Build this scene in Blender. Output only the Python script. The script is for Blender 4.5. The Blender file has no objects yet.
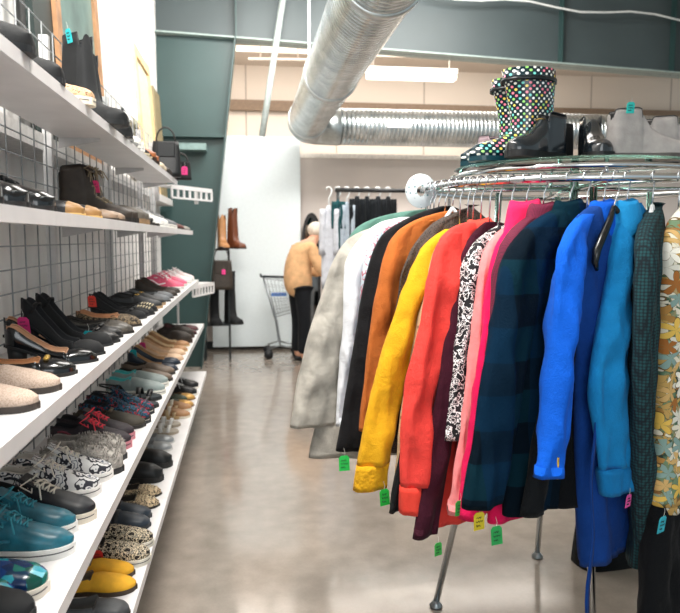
import bpy, math, random
from mathutils import Vector, Matrix, Euler, noise as mnoise
random.seed(7)
S = bpy.context.scene
COL = S.collection
PI = math.pi
# ------------------------------------------------------------------ camera
F = 700.0
EYE = Vector((0, 0, 1.45))
PHI = math.atan(68 / F)
PSI = math.atan(93 / F * math.cos(PHI))
cam = bpy.data.cameras.new('camera')
cam.sensor_width = 36
cam.lens = 36 * F / 680
cam.clip_start = 0.02
cam.dof.use_dof = True
cam.dof.focus_distance = 2.15
cam.dof.aperture_fstop = 5.0
cam_o = bpy.data.objects.new('camera', cam)
COL.objects.link(cam_o)
cam_o.location = EYE
cam_o.rotation_euler = (PI / 2 - PHI, 0, -PSI)
S.camera = cam_o
RM = Euler((PI / 2 - PHI, 0, -PSI)).to_matrix()
# ------------------------------------------------------------------ world, light, exposure
W = bpy.data.worlds.new('world')
S.world = W
W.use_nodes = True
W.node_tree.nodes['Background'].inputs[0].default_value = (0.80, 0.94, 1.0, 1)
W.node_tree.nodes['Background'].inputs[1].default_value = 0.42
S.view_settings.view_transform = 'Standard'
S.view_settings.look = 'None'
S.view_settings.exposure = 0.5
S.view_settings.gamma = 1
S.view_settings.use_curve_mapping = False


def area(name, loc, target, size, sy, power, color):
    l = bpy.data.lights.new(name, 'AREA')
    l.shape = 'RECTANGLE'
    l.size, l.size_y, l.energy, l.color = size, sy, power, color
    o = bpy.data.objects.new(name, l)
    COL.objects.link(o)
    o.location = loc
    o.rotation_euler = (Vector(target) - Vector(loc)).to_track_quat('-Z', 'Y').to_euler()
    return o


area('shop_light_aisle', (-0.1, 1.5, 3.9), (0.35, 2.2, 0.8), 1.4, 1.0, 125, (1, 0.97, 0.92))
area('shop_light_middle', (0.5, 5.2, 4.1), (0.3, 5.2, 0), 3.0, 2.2, 90, (1, 0.97, 0.93))
area('shop_light_back', (1.6, 9.9, 4.0), (1.6, 10.6, 2.0), 6.0, 2.0, 150, (1, 0.93, 0.85))
area('back_wall_fill', (1.3, 6.3, 4.15), (0.9, 9.3, 1.3), 3.0, 0.7, 150, (1, 0.96, 0.92))  # added fill lamp above the frame, brightens the back partition wall
area('shop_front_window', (-0.2, -3.2, 2.3), (0.4, 3.0, 1.1), 3.4, 2.2, 60, (0.95, 0.98, 1.0))


# ------------------------------------------------------------------ pixel helpers (photo frame 680 x 613)
def ray(px, py):
    return RM @ Vector((px - 340, 306.5 - py, -F))


def atY(px, py, Y):
    r = ray(px, py)
    return EYE + r * (Y / r.y)


def atZ(px, py, z):
    r = ray(px, py)
    return EYE + r * ((z - EYE.z) / r.z)


def YofX(px, X, z):
    # depth at which a point (X, Y, z) falls on photo column px
    lo, hi = 0.25, 40
    for _ in range(60):
        m = (lo + hi) / 2
        v = RM.transposed() @ (Vector((X, m, z)) - EYE)
        c = 340 + F * v.x / -v.z if v.z < 0 else -1e9
        if c < px: lo = m
        else: hi = m
    return m


# ------------------------------------------------------------------ materials
def lin(h):
    h = h.lstrip('#')
    v = [int(h[i:i + 2], 16) / 255 for i in (0, 2, 4)]
    return tuple(c / 12.92 if c <= 0.04045 else ((c + 0.055) / 1.055) ** 2.4 for c in v) + (1,)


MC = {}


class NT:
    def __init__(s, name):
        s.m = bpy.data.materials.new(name)
        s.m.use_nodes = True
        s.t = s.m.node_tree
        s.b = s.t.nodes['Principled BSDF']

    def n(s, typ, **kw):
        x = s.t.nodes.new(typ)
        for k, v in kw.items():
            if k.startswith('i_'):
                x.inputs[k[2:].replace('_', ' ')].default_value = v
            else:
                setattr(x, k, v)
        return x

    def l(s, a, b):
        s.t.links.new(a, b)

    def coord(s):
        return s.n('ShaderNodeTexCoord').outputs['Object']

    def math(s, op, a, b=None, c=None):
        x = s.n('ShaderNodeMath', operation=op)
        for i, v in enumerate((a, b, c)):
            if v is None: continue
            if isinstance(v, (int, float)): x.inputs[i].default_value = v
            else: s.l(v, x.inputs[i])
        return x.outputs[0]

    def mix(s, f, a, b):
        x = s.n('ShaderNodeMix', data_type='RGBA')
        for i, v in ((0, f), (6, a), (7, b)):
            if isinstance(v, (int, float)): x.inputs[i].default_value = v
            elif isinstance(v, tuple): x.inputs[i].default_value = v
            else: s.l(v, x.inputs[i])
        return x.outputs[2]

    def noise(s, scale, detail=3, vec=None):
        x = s.n('ShaderNodeTexNoise')
        x.inputs['Scale'].default_value = scale
        x.inputs['Detail'].default_value = detail
        s.l(vec or s.coord(), x.inputs['Vector'])
        return x.outputs['Fac']

    def voro(s, scale, feature='F1', rnd=1.0, vec=None):
        x = s.n('ShaderNodeTexVoronoi', feature=feature)
        x.inputs['Scale'].default_value = scale
        x.inputs['Randomness'].default_value = rnd
        s.l(vec or s.coord(), x.inputs['Vector'])
        return x

    def ramp(s, f, stops, const=False):
        x = s.n('ShaderNodeValToRGB')
        if const: x.color_ramp.interpolation = 'CONSTANT'
        e = x.color_ramp.elements
        while len(e) < len(stops): e.new(0.5)
        for k, (p, c) in enumerate(stops):
            e[k].position = p
            e[k].color = c
        s.l(f, x.inputs[0])
        return x.outputs[0]

    def bump(s, h, st, dist=0.002):
        x = s.n('ShaderNodeBump')
        x.inputs['Strength'].default_value = st
        x.inputs['Distance'].default_value = dist
        s.l(h, x.inputs['Height'])
        s.l(x.outputs[0], s.b.inputs['Normal'])


def plain(hexc, rough=0.5, metal=0.0, var=0.12, scale=30, bump=0.0, bscale=200, spec=None, coat=0):
    key = ('p', hexc, rough, metal, var, scale, bump, bscale, coat)
    if key in MC: return MC[key]
    k = NT('surface_' + hexc.strip('#'))
    c = lin(hexc)
    if var:
        f = k.noise(scale)
        a = tuple(x * (1 - var) for x in c[:3]) + (1,)
        b = tuple(min(1, x * (1 + var)) for x in c[:3]) + (1,)
        k.l(k.ramp(f, [(0.3, a), (0.7, b)]), k.b.inputs['Base Color'])
    else:
        k.b.inputs['Base Color'].default_value = c
    k.b.inputs['Roughness'].default_value = rough
    k.b.inputs['Metallic'].default_value = metal
    if spec is not None: k.b.inputs['Specular IOR Level'].default_value = spec
    if coat: k.b.inputs['Coat Weight'].default_value = coat
    if bump: k.bump(k.noise(bscale, 4), bump)
    MC[key] = k.m
    return k.m


def cloth(hexc, bump=0.5, bscale=260, var=0.18, rough=0.9, wave=True):
    key = ('c', hexc, bump, bscale, var, rough)
    if key in MC: return MC[key]
    k = NT('cloth_' + hexc.strip('#'))
    c = lin(hexc)
    f = k.noise(14, 6)
    a = tuple(x * (1 - var) for x in c[:3]) + (1,)
    b = tuple(min(1, x * (1 + var)) for x in c[:3]) + (1,)
    k.l(k.ramp(f, [(0.3, a), (0.7, b)]), k.b.inputs['Base Color'])
    k.b.inputs['Roughness'].default_value = rough
    k.b.inputs['Specular IOR Level'].default_value = 0.2
    k.b.inputs['Sheen Weight'].default_value = 0.03
    h = k.math('ADD', k.noise(bscale, 2), k.math('MULTIPLY', k.noise(26, 4), 3.0))
    k.bump(h, bump, 0.004)
    MC[key] = k.m
    return k.m


def speckle(base, spot, scale, thr=0.35, rough=0.8, rnd=1.0, third=None, bump=0.2):
    key = ('s', base, spot, scale, thr, rough, rnd, third)
    if key in MC: return MC[key]
    k = NT('pattern_' + base.strip('#'))
    v = k.voro(scale, rnd=rnd)
    f = k.math('LESS_THAN', v.outputs['Distance'], thr)
    sc = lin(spot)
    if third:
        sep = k.n('ShaderNodeSeparateColor')
        k.l(v.outputs['Color'], sep.inputs[0])
        cols = [lin(x) for x in third]
        n = len(cols)
        sc = k.ramp(sep.outputs[0], [(i / n, cols[i]) for i in range(n)], True)
    k.l(k.mix(f, lin(base), sc), k.b.inputs['Base Color'])
    k.b.inputs['Roughness'].default_value = rough
    if bump: k.bump(k.noise(200, 3), bump)
    MC[key] = k.m
    return k.m


def blotch(c1, c2, c3, scale, rough=0.8):
    key = ('b', c1, c2, c3, scale)
    if key in MC: return MC[key]
    k = NT('print_' + c1.strip('#'))
    f = k.noise(scale, 2)
    g = k.noise(scale * 1.7, 2)
    a = k.ramp(f, [(0.0, lin(c1)), (0.46, lin(c2)), (0.52, lin(c1)), (0.58, lin(c3)), (0.62, lin(c1))], True)
    k.l(a, k.b.inputs['Base Color'])
    k.b.inputs['Roughness'].default_value = rough
    k.bump(g, 0.3)
    MC[key] = k.m
    return k.m


def plaid_mat():
    k = NT('plaid_wool')
    sep = k.n('ShaderNodeSeparateXYZ')
    k.l(k.coord(), sep.inputs[0])
    bx = k.math('GREATER_THAN', k.math('SINE', k.math('MULTIPLY', sep.outputs[0], 34)), 0.05)
    bz = k.math('GREATER_THAN', k.math('SINE', k.math('MULTIPLY', sep.outputs[2], 34)), 0.05)
    a = k.mix(bx, lin('#06253c'), lin('#072733'))
    b = k.mix(bz, a, lin('#071e30'))
    f = k.math('MULTIPLY', bx, bz)
    c = k.mix(f, b, lin('#06141f'))
    k.l(c, k.b.inputs['Base Color'])
    k.b.inputs['Roughness'].default_value = 0.95
    k.b.inputs['Specular IOR Level'].default_value = 0.1
    k.bump(k.noise(160, 4), 0.5, 0.003)
    return k.m


def leaf_mat():
    # five-lobed leaves scattered over cloth
    k = NT('leaf_print')
    co = k.coord()
    mp = k.n('ShaderNodeMapping')
    mp.inputs['Scale'].default_value = (1.3, 0.15, 1)
    k.l(co, mp.inputs[0])
    out = lin('#5b7d5c')
    base = k.ramp(k.noise(30, 3), [(0.35, lin('#20352c')), (0.5, lin('#5f8064')), (0.65, lin('#b9a070'))])
    for sc, off, cols in ((26, 1.9, ('#6f8f6a', '#c7a25a', '#dcd7c4', '#8a6030', '#94a890')), (14, 0.0, ('#b08242', '#dddcd0', '#6f8a6a', '#c4a05c', '#e6e0cc')),
                          (15, 3.7, ('#e8c15a', '#f4f2e6', '#a7682c', '#87a6a0', '#d6b070'))):
        m2 = k.n('ShaderNodeMapping')
        m2.inputs['Location'].default_value = (off, 0, off * 1.3)
        k.l(mp.outputs[0], m2.inputs[0])
        v = k.voro(sc, rnd=0.8, vec=m2.outputs[0])
        vs = k.n('ShaderNodeVectorMath', operation='SUBTRACT')
        # voronoi gives the cell position in texture space
        k.l(m2.outputs[0], vs.inputs[0])
        k.l(v.outputs['Position'], vs.inputs[1])
        sep = k.n('ShaderNodeSeparateXYZ')
        k.l(vs.outputs[0], sep.inputs[0])
        sc2 = k.n('ShaderNodeSeparateColor')
        k.l(v.outputs['Color'], sc2.inputs[0])
        ang = k.math('ARCTAN2', sep.outputs[0], sep.outputs[2])
        ang = k.math('ADD', ang, k.math('MULTIPLY', sc2.outputs[0], 6.28))
        lobes = k.math('ABSOLUTE', k.math('COSINE', k.math('MULTIPLY', ang, 2.5)))
        r = k.math('ADD', k.math('MULTIPLY', k.math('POWER', lobes, 1.7), 0.42 / sc), 0.16 / sc)
        d = k.math('SQRT', k.math('ADD', k.math('POWER', sep.outputs[0], 2), k.math('POWER', sep.outputs[2], 2)))
        f = k.math('LESS_THAN', d, r)
        cl = k.ramp(sc2.outputs[1], [(i / 5, lin(c)) for i, c in enumerate(cols)], True)
        edge = k.math('GREATER_THAN', k.math('DIVIDE', d, r), 0.92)
        cl = k.mix(edge, cl, lin('#6d5226'))
        cl = k.mix(k.math('LESS_THAN', lobes, 0.12), cl, lin('#8a7a50'))
        base = k.mix(f, base, cl)
    k.l(base, k.b.inputs['Base Color'])
    k.b.inputs['Roughness'].default_value = 0.85
    k.bump(k.noise(120, 3), 0.4)
    return k.m


def knit_mat(c1, c2, scale=150):
    k = NT('knit_' + c1.strip('#'))
    v = k.voro(scale, rnd=0.15)
    f = k.ramp(v.outputs['Distance'], [(0.25, lin(c2)), (0.6, lin(c1))])
    k.l(f, k.b.inputs['Base Color'])
    k.b.inputs['Roughness'].default_value = 0.9
    k.bump(v.outputs['Distance'], -0.8, 0.004)
    return k.m


def emis(hexc, st):
    k = NT('lit_' + hexc.strip('#'))
    k.b.inputs['Base Color'].default_value = lin(hexc)
    k.b.inputs['Emission Color'].default_value = lin(hexc)
    k.b.inputs['Emission Strength'].default_value = st
    return k.m


def chrome():
    if 'chrome' in MC: return MC['chrome']
    k = NT('chrome')
    k.b.inputs['Base Color'].default_value = lin('#d8dcde')
    k.b.inputs['Metallic'].default_value = 1
    k.b.inputs['Roughness'].default_value = 0.12
    MC['chrome'] = k.m
    return k.m


def glass(hexc='#a8e0d0', rough=0.02):
    k = NT('glass')
    k.b.inputs['Base Color'].default_value = lin(hexc)
    k.b.inputs['Transmission Weight'].default_value = 1
    k.b.inputs['Roughness'].default_value = rough
    k.b.inputs['IOR'].default_value = 1.45
    return k.m


# ------------------------------------------------------------------ object helpers
def mesh_obj(name, verts, faces, mat, parent=None, smooth=True, mats=None, fm=None):
    me = bpy.data.meshes.new(name)
    me.from_pydata([tuple(v) for v in verts], [], faces)
    me.materials.append(mat)
    for m in (mats or []): me.materials.append(m)
    if fm:
        for p, i in zip(me.polygons, fm): p.material_index = i
    me.polygons.foreach_set('use_smooth', [smooth] * len(me.polygons))
    me.validate()
    me.update()
    o = bpy.data.objects.new(name, me)
    COL.objects.link(o)
    if parent: o.parent = parent
    return o


def empty(name, loc, rz=0, label=None, cat=None, group=None):
    o = bpy.data.objects.new(name, None)
    o.empty_display_size = 0.05
    COL.objects.link(o)
    o.location = loc
    o.rotation_euler = (0, 0, rz)
    tag(o, label, cat, group)
    return o


def tag(o, label=None, cat=None, group=None, kind=None):
    if label: o['label'] = label
    if cat: o['category'] = cat
    if group: o['group'] = group
    if kind: o['kind'] = kind
    return o


def copy_tree(o, parent=None):
    kids = list(o.children)
    c = o.copy()
    COL.objects.link(c)
    c.parent = parent
    for k in kids: copy_tree(k, c)
    return c


class MB:
    def __init__(s):
        s.v, s.f = [], []

    def add(s, v, f):
        b = len(s.v)
        s.v += [Vector(x) for x in v]
        s.f += [tuple(i + b for i in q) for q in f]
        return s

    def box(s, a, b, bev=0.0):
        (x0, y0, z0), (x1, y1, z1) = a, b
        x0, x1 = min(x0, x1), max(x0, x1)
        y0, y1 = min(y0, y1), max(y0, y1)
        z0, z1 = min(z0, z1), max(z0, z1)
        v = [(x, y, z) for x in (x0, x1) for y in (y0, y1) for z in (z0, z1)]
        f = [(0, 1, 3, 2), (4, 6, 7, 5), (0, 4, 5, 1), (2, 3, 7, 6), (0, 2, 6, 4), (1, 5, 7, 3)]
        return s.add(v, f)

    def tube(s, pts, r, n=8, closed=False, cap=True):
        pts = [Vector(p) for p in pts]
        rr = r if isinstance(r, (list, tuple)) else [r] * len(pts)
        m = len(pts)
        rings = []
        up = None
        for i, p in enumerate(pts):
            if closed: t = pts[(i + 1) % m] - pts[i - 1]
            else: t = pts[min(i + 1, m - 1)] - pts[max(i - 1, 0)]
            if t.length < 1e-9: t = Vector((0, 0, 1))
            t.normalize()
            if up is None:
                a = Vector((0, 0, 1)) if abs(t.z) < 0.9 else Vector((1, 0, 0))
                up = (a - t * a.dot(t)).normalized()
            else:
                up = up - t * up.dot(t)
                if up.length < 1e-6: up = t.orthogonal()
                up.normalize()
            w = t.cross(up)
            rings.append([p + (up * math.cos(2 * PI * k / n) + w * math.sin(2 * PI * k / n)) * rr[i] for k in range(n)])
        return s.rings(rings, closed, cap)

    def rings(s, rings, closed=False, cap=True):
        n = len(rings[0])
        v = [p for r in rings for p in r]
        f = []
        m = len(rings)
        for i in range(m if closed else m - 1):
            j = (i + 1) % m
            for k in range(n):
                l = (k + 1) % n
                f.append((i * n + k, i * n + l, j * n + l, j * n + k))
        if cap and not closed:
            f.append(tuple(range(n))[::-1])
            f.append(tuple((m - 1) * n + k for k in range(n)))
        return s.add(v, f)

    def prism(s, poly, axis, a, b):
        # poly: list of 2D points, extruded along axis from a to b
        n = len(poly)

        def mk(p, t):
            if axis == 'y': return (p[0], t, p[1])
            if axis == 'x': return (t, p[0], p[1])
            return (p[0], p[1], t)
        v = [mk(p, a) for p in poly] + [mk(p, b) for p in poly]
        f = [tuple(range(n)), tuple(range(2 * n - 1, n - 1, -1))]
        for k in range(n):
            l = (k + 1) % n
            f.append((k, k + n, l + n, l))
        return s.add(v, f)

    def lathe(s, prof, c=(0, 0, 0), n=24):
        rings = [[Vector((c[0] + r * math.cos(2 * PI * k / n), c[1] + r * math.sin(2 * PI * k / n), c[2] + z)) for k in range(n)] for r, z in prof]
        return s.rings(rings)

    def ball(s, c, r, n=12, sc=(1, 1, 1)):
        c = Vector(c)
        rings = []
        for i in range(n + 1):
            a = PI * i / n
            q = max(math.sin(a), 0.001)
            rings.append([c + Vector((r * q * math.cos(2 * PI * k / (n * 2)) * sc[0], r * q * math.sin(2 * PI * k / (n * 2)) * sc[1], -r * math.cos(a) * sc[2])) for k in range(n * 2)])
        return s.rings(rings)

    def build(s, name, mat, parent=None, smooth=False):
        o = mesh_obj(name, s.v, s.f, mat, parent, smooth)
        return o


def bevel(o, w=0.003, seg=2):
    m = o.modifiers.new('bevel', 'BEVEL')
    m.width = w
    m.segments = seg
    m.limit_method = 'ANGLE'
    return o


def struct(o):
    o['kind'] = 'structure'
    return o


def interp(pts, t):
    if t <= pts[0][0]: return pts[0][1]
    for (a, va), (b, vb) in zip(pts, pts[1:]):
        if t <= b:
            u = (t - a) / (b - a) if b > a else 0
            u = u * u * (3 - 2 * u) * 0.5 + u * 0.5
            return va + (vb - va) * u
    return pts[-1][1]


# ================================================================== THE ROOM
def floor_mat():
    k = NT('polished_concrete')
    n1 = k.noise(0.9, 6)
    n2 = k.noise(9, 8)
    n3 = k.noise(90, 2)
    f = k.math('ADD', k.math('MULTIPLY', n1, 0.45), k.math('ADD', k.math('MULTIPLY', n2, 0.45), k.math('MULTIPLY', n3, 0.12)))
    k.l(k.ramp(f, [(0.30, lin('#83796f')), (0.5, lin('#948a80')), (0.72, lin('#a69c91'))]), k.b.inputs['Base Color'])
    rr = k.math('ADD', k.math('MULTIPLY', n2, 0.14), 0.07)
    k.l(rr, k.b.inputs['Roughness'])
    k.b.inputs['Specular IOR Level'].default_value = 0.8
    k.b.inputs['Coat Weight'].default_value = 0.2
    k.b.inputs['Coat Roughness'].default_value = 0.06
    return k.m


fl = MB()
fl.box((-1.05, -2.5, -0.1), (9, 12.2, 0))
struct(fl.build('floor', floor_mat()))
# joint saw-cut lines in the concrete
wallm = plain('#dcd9d6', 0.8, var=0.05, scale=3, bump=0.1)
# left wall with an opening for the window
WX = -0.95
wy0, wy1 = YofX(119, WX, 3.0), YofX(145, WX, 3.0)
wz0, wz1 = atY(132, 128, (wy0 + wy1) / 2).z, 4.15
w = MB()
w.box((WX - 0.1, -2.5, 0), (WX, wy0, 4.3)).box((WX - 0.1, wy1, 0), (WX, 12.2, 4.3)).box((WX - 0.1, wy0, 0), (WX, wy1, wz0)).box((WX - 0.1, wy0, wz1), (WX, wy1, 4.3))
k = NT('corrugated_wall')
sep = k.n('ShaderNodeSeparateXYZ')
k.l(k.coord(), sep.inputs[0])
s_ = k.math('SINE', k.math('MULTIPLY', sep.outputs[1], 40))
k.l(k.ramp(k.noise(2.5, 5), [(0.35, lin('#d8d5d2')), (0.65, lin('#f2f0ee'))]), k.b.inputs['Base Color'])
k.b.inputs['Roughness'].default_value = 0.6
k.bump(s_, 0.6, 0.01)
struct(w.build('wall_left', k.m))
wn = struct(empty('window_1', (WX, (wy0 + wy1) / 2, wz0)))
cx, cy, cz = wn.location
f = MB()
for a in (wy0, wy1 - 0.05, (wy0 + wy1) / 2 - 0.02):
    f.box((-0.04, a - cy, 0), (0.02, a + 0.04 - cy, wz1 - cz))
f.box((-0.04, wy0 - cy, 0), (0.03, wy1 - cy, 0.05)).box((-0.04, wy0 - cy, wz1 - cz - 0.05), (0.02, wy1 - cy, wz1 - cz))
f.build('window_frame', plain('#e9ecec', 0.5), wn)
g = MB()
g.box((-0.03, wy0 - cy, 0), (-0.022, wy1 - cy, wz1 - cz))
g.build('window_pane', emis('#f4fbff', 2.2), wn)
w = MB()
w.box((WX, -2.5, 1.80), (-0.80, 7.9, 1.865))
struct(w.build('trim_10', plain('#c9c8c6', 0.6)))
# back: lower partition wall, baseboard, upper wall far behind, ceiling
YB = 9.3
w = MB()
w.box((-1.0, YB, 0), (9, YB + 0.12, 2.5))
struct(w.build('wall_back', plain('#d8cdc6', 0.8, var=0.04, scale=2)))
w = MB()
w.box((-1.0, YB - 0.03, 2.5), (9, YB + 0.3, 2.56))
struct(w.build('trim_1', plain('#e9e2da', 0.6)))
w = MB()
w.box((-1.0, YB - 0.02, 0), (9, YB, 0.1))
struct(w.build('baseboard_back', plain('#23282b', 0.6)))
kk = NT('insulation_wall')
sep = kk.n('ShaderNodeSeparateXYZ')
kk.l(kk.coord(), sep.inputs[0])
seam = kk.math('LESS_THAN', kk.math('FRACT', kk.math('MULTIPLY', sep.outputs[0], 0.66)), 0.015)
c = kk.mix(seam, lin('#efe4d8'), lin('#b8aca0'))
kk.l(c, kk.b.inputs['Base Color'])
kk.b.inputs['Roughness'].default_value = 0.7
kk.bump(kk.noise(6, 4), 0.3, 0.02)
w = MB()
w.box((-1.0, 12.0, 0), (9, 12.15, 4.3))
struct(w.build('wall_back_upper', kk.m))
w = MB()
w.box((-1.05, -2.5, 4.3), (9, 12.15, 4.4))
struct(w.build('ceiling', plain('#d9cec2', 0.8, var=0.05, scale=2)))
# purlins and wall girts
for i, (y, z, h) in enumerate(((9.4, 4.16, 0.14), (10.6, 4.16, 0.14), (11.85, atY(300, 101, 11.85).z, atY(300, 101, 11.85).z - atY(300, 111, 11.85).z))):
    w = MB()
    w.box((-1.0, y, z - (h if i == 2 else 0)), (9, y + 0.12, z if i == 2 else 4.3))
    struct(w.build('trim_%d' % (i + 2), plain('#8a7663' if i == 2 else '#c9beb2', 0.6)))

# steel column and rafter frame
steel = plain('#253f3e', 0.45, var=0.1, scale=2)
col = struct(empty('trim_8', (WX, 8.0, 0)))
tl, tr = atY(158, 38, 8.0), atY(235, 38, 8.0)
br = atY(205, 330, 8.0)


def loc(p): return (p.x - WX, p.z)


w = MB()
topz = 4.3
xr_top = tr.x + (topz - tr.z) * (tr.x - br.x) / (tr.z - br.z)
w.prism([(0.0, 0), (br.x - WX - 0.05, 0), (tr.x - WX, tr.z), (0, tr.z)], 'y', 0, 0.012)
w.build('column_web', steel, col)
w = MB()
dx = tr.x - br.x
w.add([(br.x - WX - 0.05, -0.12, 0), (br.x - WX - 0.05, 0.12, 0), (tr.x - WX, -0.12, tr.z), (tr.x - WX, 0.12, tr.z),
       (br.x - WX - 0.035, -0.12, 0), (br.x - WX - 0.035, 0.12, 0), (tr.x - WX + 0.015, -0.12, tr.z), (tr.x - WX + 0.015, 0.12, tr.z)],
      [(0, 1, 3, 2), (4, 6, 7, 5), (0, 2, 6, 4), (1, 5, 7, 3), (2, 3, 7, 6), (0, 4, 5, 1)])
w.build('column_flange', steel, col)
w = MB()
zs = atY(200, 137, 8.0).z
w.box((0, -0.10, zs - 0.012), (atY(224, 137, 8.0).x - WX, 0.1, zs + 0.012))
w.build('stiffener_plate', steel, col)
w = MB()
a, b = atY(178, 143, 7.8), atY(206, 150, 7.8)
w.box((a.x - WX, -0.22, b.z), (b.x - WX, -0.0, a.z))
w.build('ledge_bracket', plain('#6d8482', 0.5), col)
# rafter
raf = struct(empty('trim_9', (WX, 8.02, 3.5)))
pl = atY(232, 40, 8.0)
pr = atY(700, 77, 8.0)
sl = (pr.z - pl.z) / (pr.x - pl.x)
xe = 9.0
w = MB()
w.prism([(0, pl.z + sl * (WX - pl.x) - 3.5), (xe - WX, pl.z + sl * (xe - pl.x) - 3.5), (xe - WX, 0.8), (0, 0.8)], 'y', 0, 0.012)
w.build('rafter_web', plain('#3b4648', 0.5, var=0.1, scale=1.5), raf)
w = MB()
z0, z1 = pl.z + sl * (WX - pl.x) - 3.5, pl.z + sl * (xe - pl.x) - 3.5
w.add([(0, -0.12, z0), (0, 0.12, z0), (xe - WX, -0.12, z1), (xe - WX, 0.12, z1), (0, -0.12, z0 + 0.016), (0, 0.12, z0 + 0.016), (xe - WX, -0.12, z1 + 0.016), (xe - WX, 0.12, z1 + 0.016)],
      [(0, 1, 3, 2), (4, 6, 7, 5), (0, 2, 6, 4), (1, 5, 7, 3), (2, 3, 7, 6), (0, 4, 5, 1)])
w.build('rafter_flange', plain('#8b9a96', 0.5), raf)
for px in (236, 345, 560, 672):
    p = atY(px, 30, 8.0)
    w = MB()
    zb = pl.z + sl * (p.x - pl.x) - 3.5
    w.box((p.x - WX - 0.008, -0.1, zb), (p.x - WX + 0.008, 0, 0.79))
    w.build('rafter_stiffener', steel, raf)

# white display panel by the column
p0, p1 = atY(213, 346, 9.1), atY(300, 137, 9.1)
w = MB()
w.box((p0.x, 9.1, 0.05), (p1.x, 9.16, p1.z))
pn = tag(w.build('partition_panel', plain('#e8f1f3', 0.35, var=0.02)), 'tall plain white partition panel beside the green steel column', 'panel')

# diagonal brace pole
w = MB()
a, b = atY(284, -8, 7.85), atY(262, 136, 7.85)
w.tube([a, b], 0.035, 10)
o = w.build('brace_pole', plain('#b4bfbd', 0.35, 0.3), None, True)
tag(o, 'thin grey metal pole slanting down between the rafter and the white panel', 'pole')
w = MB()
a, b = atY(248, 59, 9.8), atY(310, 60, 9.8)
w.tube([a, b], 0.02, 8)
for t_ in (.2, .8): w.tube([a + (b - a) * t_, Vector(((a + (b - a) * t_).x, a.y, 4.3))], 0.006, 6)
tag(w.build('conduit_pipe', plain('#b9aca0', 0.5), None, True), 'thin horizontal conduit pipe beside the slanting pole', 'pipe')


# spiral ducts
def duct_mat(axis):
    k = NT('galvanised_duct')
    sep = k.n('ShaderNodeSeparateXYZ')
    k.l(k.coord(), sep.inputs[0])
    a = k.math('ADD', k.math('MULTIPLY', sep.outputs[axis], 62), k.math('MULTIPLY', sep.outputs[1 - axis], 6))
    s_ = k.math('POWER', k.math('ABSOLUTE', k.math('SINE', a)), 6)
    k.l(k.ramp(k.noise(7, 3), [(0.3, lin('#a9b2b4')), (0.7, lin('#dfe3e2'))]), k.b.inputs['Base Color'])
    k.b.inputs['Metallic'].default_value = 0.9
    k.b.inputs['Roughness'].default_value = 0.24
    k.bump(s_, 0.8, 0.012)
    return k.m


DR = 0.215
D0 = Vector((0.693, 8.4, 1.45 + 1.33))
dt = empty('spiral_duct', (D0.x, D0.y, D0.z), 0, 'large silver spiral duct running towards us and turning right along the back', 'duct')
w = MB()
w.tube([Vector((0, -7.6 + 0.4 * i, 0)) for i in range(19)], DR, 40)
w.build('duct_run', duct_mat(1), dt, True)
w = MB()
w.tube([Vector((0, -0.4, 0)), Vector((0, -0.25, 0)), Vector((0.03, -0.08, 0)), Vector((0.12, 0.02, 0)), Vector((0.3, 0.06, 0)), Vector((0.42, 0.06, 0))], DR * 1.02, 40)
w.build('duct_elbow', plain('#b6bdbd', 0.3, 0.9), dt, True)
w = MB()
w.tube([Vector((0.42 + 0.4 * i, 0.06, 0)) for i in range(20)], DR, 40)
w.build('duct_branch', duct_mat(0), dt, True)
for y in (-0.45, -2.6, -4.8):
    w = MB()
    n = 40
    w.rings([[Vector(((DR + e) * math.cos(2 * PI * k / n), y + q, (DR + e) * math.sin(2 * PI * k / n))) for k in range(n)] for q, e in ((-0.03, 0.001), (-0.03, 0.012), (0.03, 0.012), (0.03, 0.001))])
    w.build('duct_joint_band', plain('#cfd3d2', 0.3, 0.9), dt, True)
w = MB()
for y in (-2.6, -0.6):
    w.box((-0.012, y - 0.02, DR), (0.012, y + 0.02, 1.5))
w.build('hanger_strap', plain('#9fa5a4', 0.4, 0.8), dt)
w = MB()
vp = atY(398, 126, 8.25)
w.box((vp.x - D0.x - 0.13, -0.17, -0.03), (vp.x - D0.x + 0.13, -0.14, 0.03))
w.build('register_vent', plain('#f2f2ee', 0.5), dt)

# fluorescent fittings
for j, (px0, px1, py, Y, lab) in enumerate(((366, 456, 75, 9.6, 'long white fluorescent ceiling fitting above the horizontal duct'),)):
    a, b = atY(px0, py, Y), atY(px1, py + 3, Y)
    r = empty('ceiling_light', (a.x, Y, a.z), 0, lab, 'ceiling light')
    w = MB()
    w.box((0, -0.09, 0.04), (b.x - a.x, 0.09, 0.1))
    w.build('housing', plain('#f3efe8', 0.5), r)
    for dy in (-0.05, 0.05):
        w = MB()
        w.tube([(0.02, dy, 0.0), (b.x - a.x - 0.02, dy, 0.0)], 0.045, 10)
        w.build('lamp_tube', emis('#fff6ea', 4.0), r, True)
    w = MB()
    for x in (0.1, b.x - a.x - 0.1): w.tube([(x, 0, 0.1), (x, 0, 4.28 - a.z)], 0.006, 6)
    w.build('suspension_rod', plain('#b8b0a8', 0.5, 0.5), r)

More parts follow.
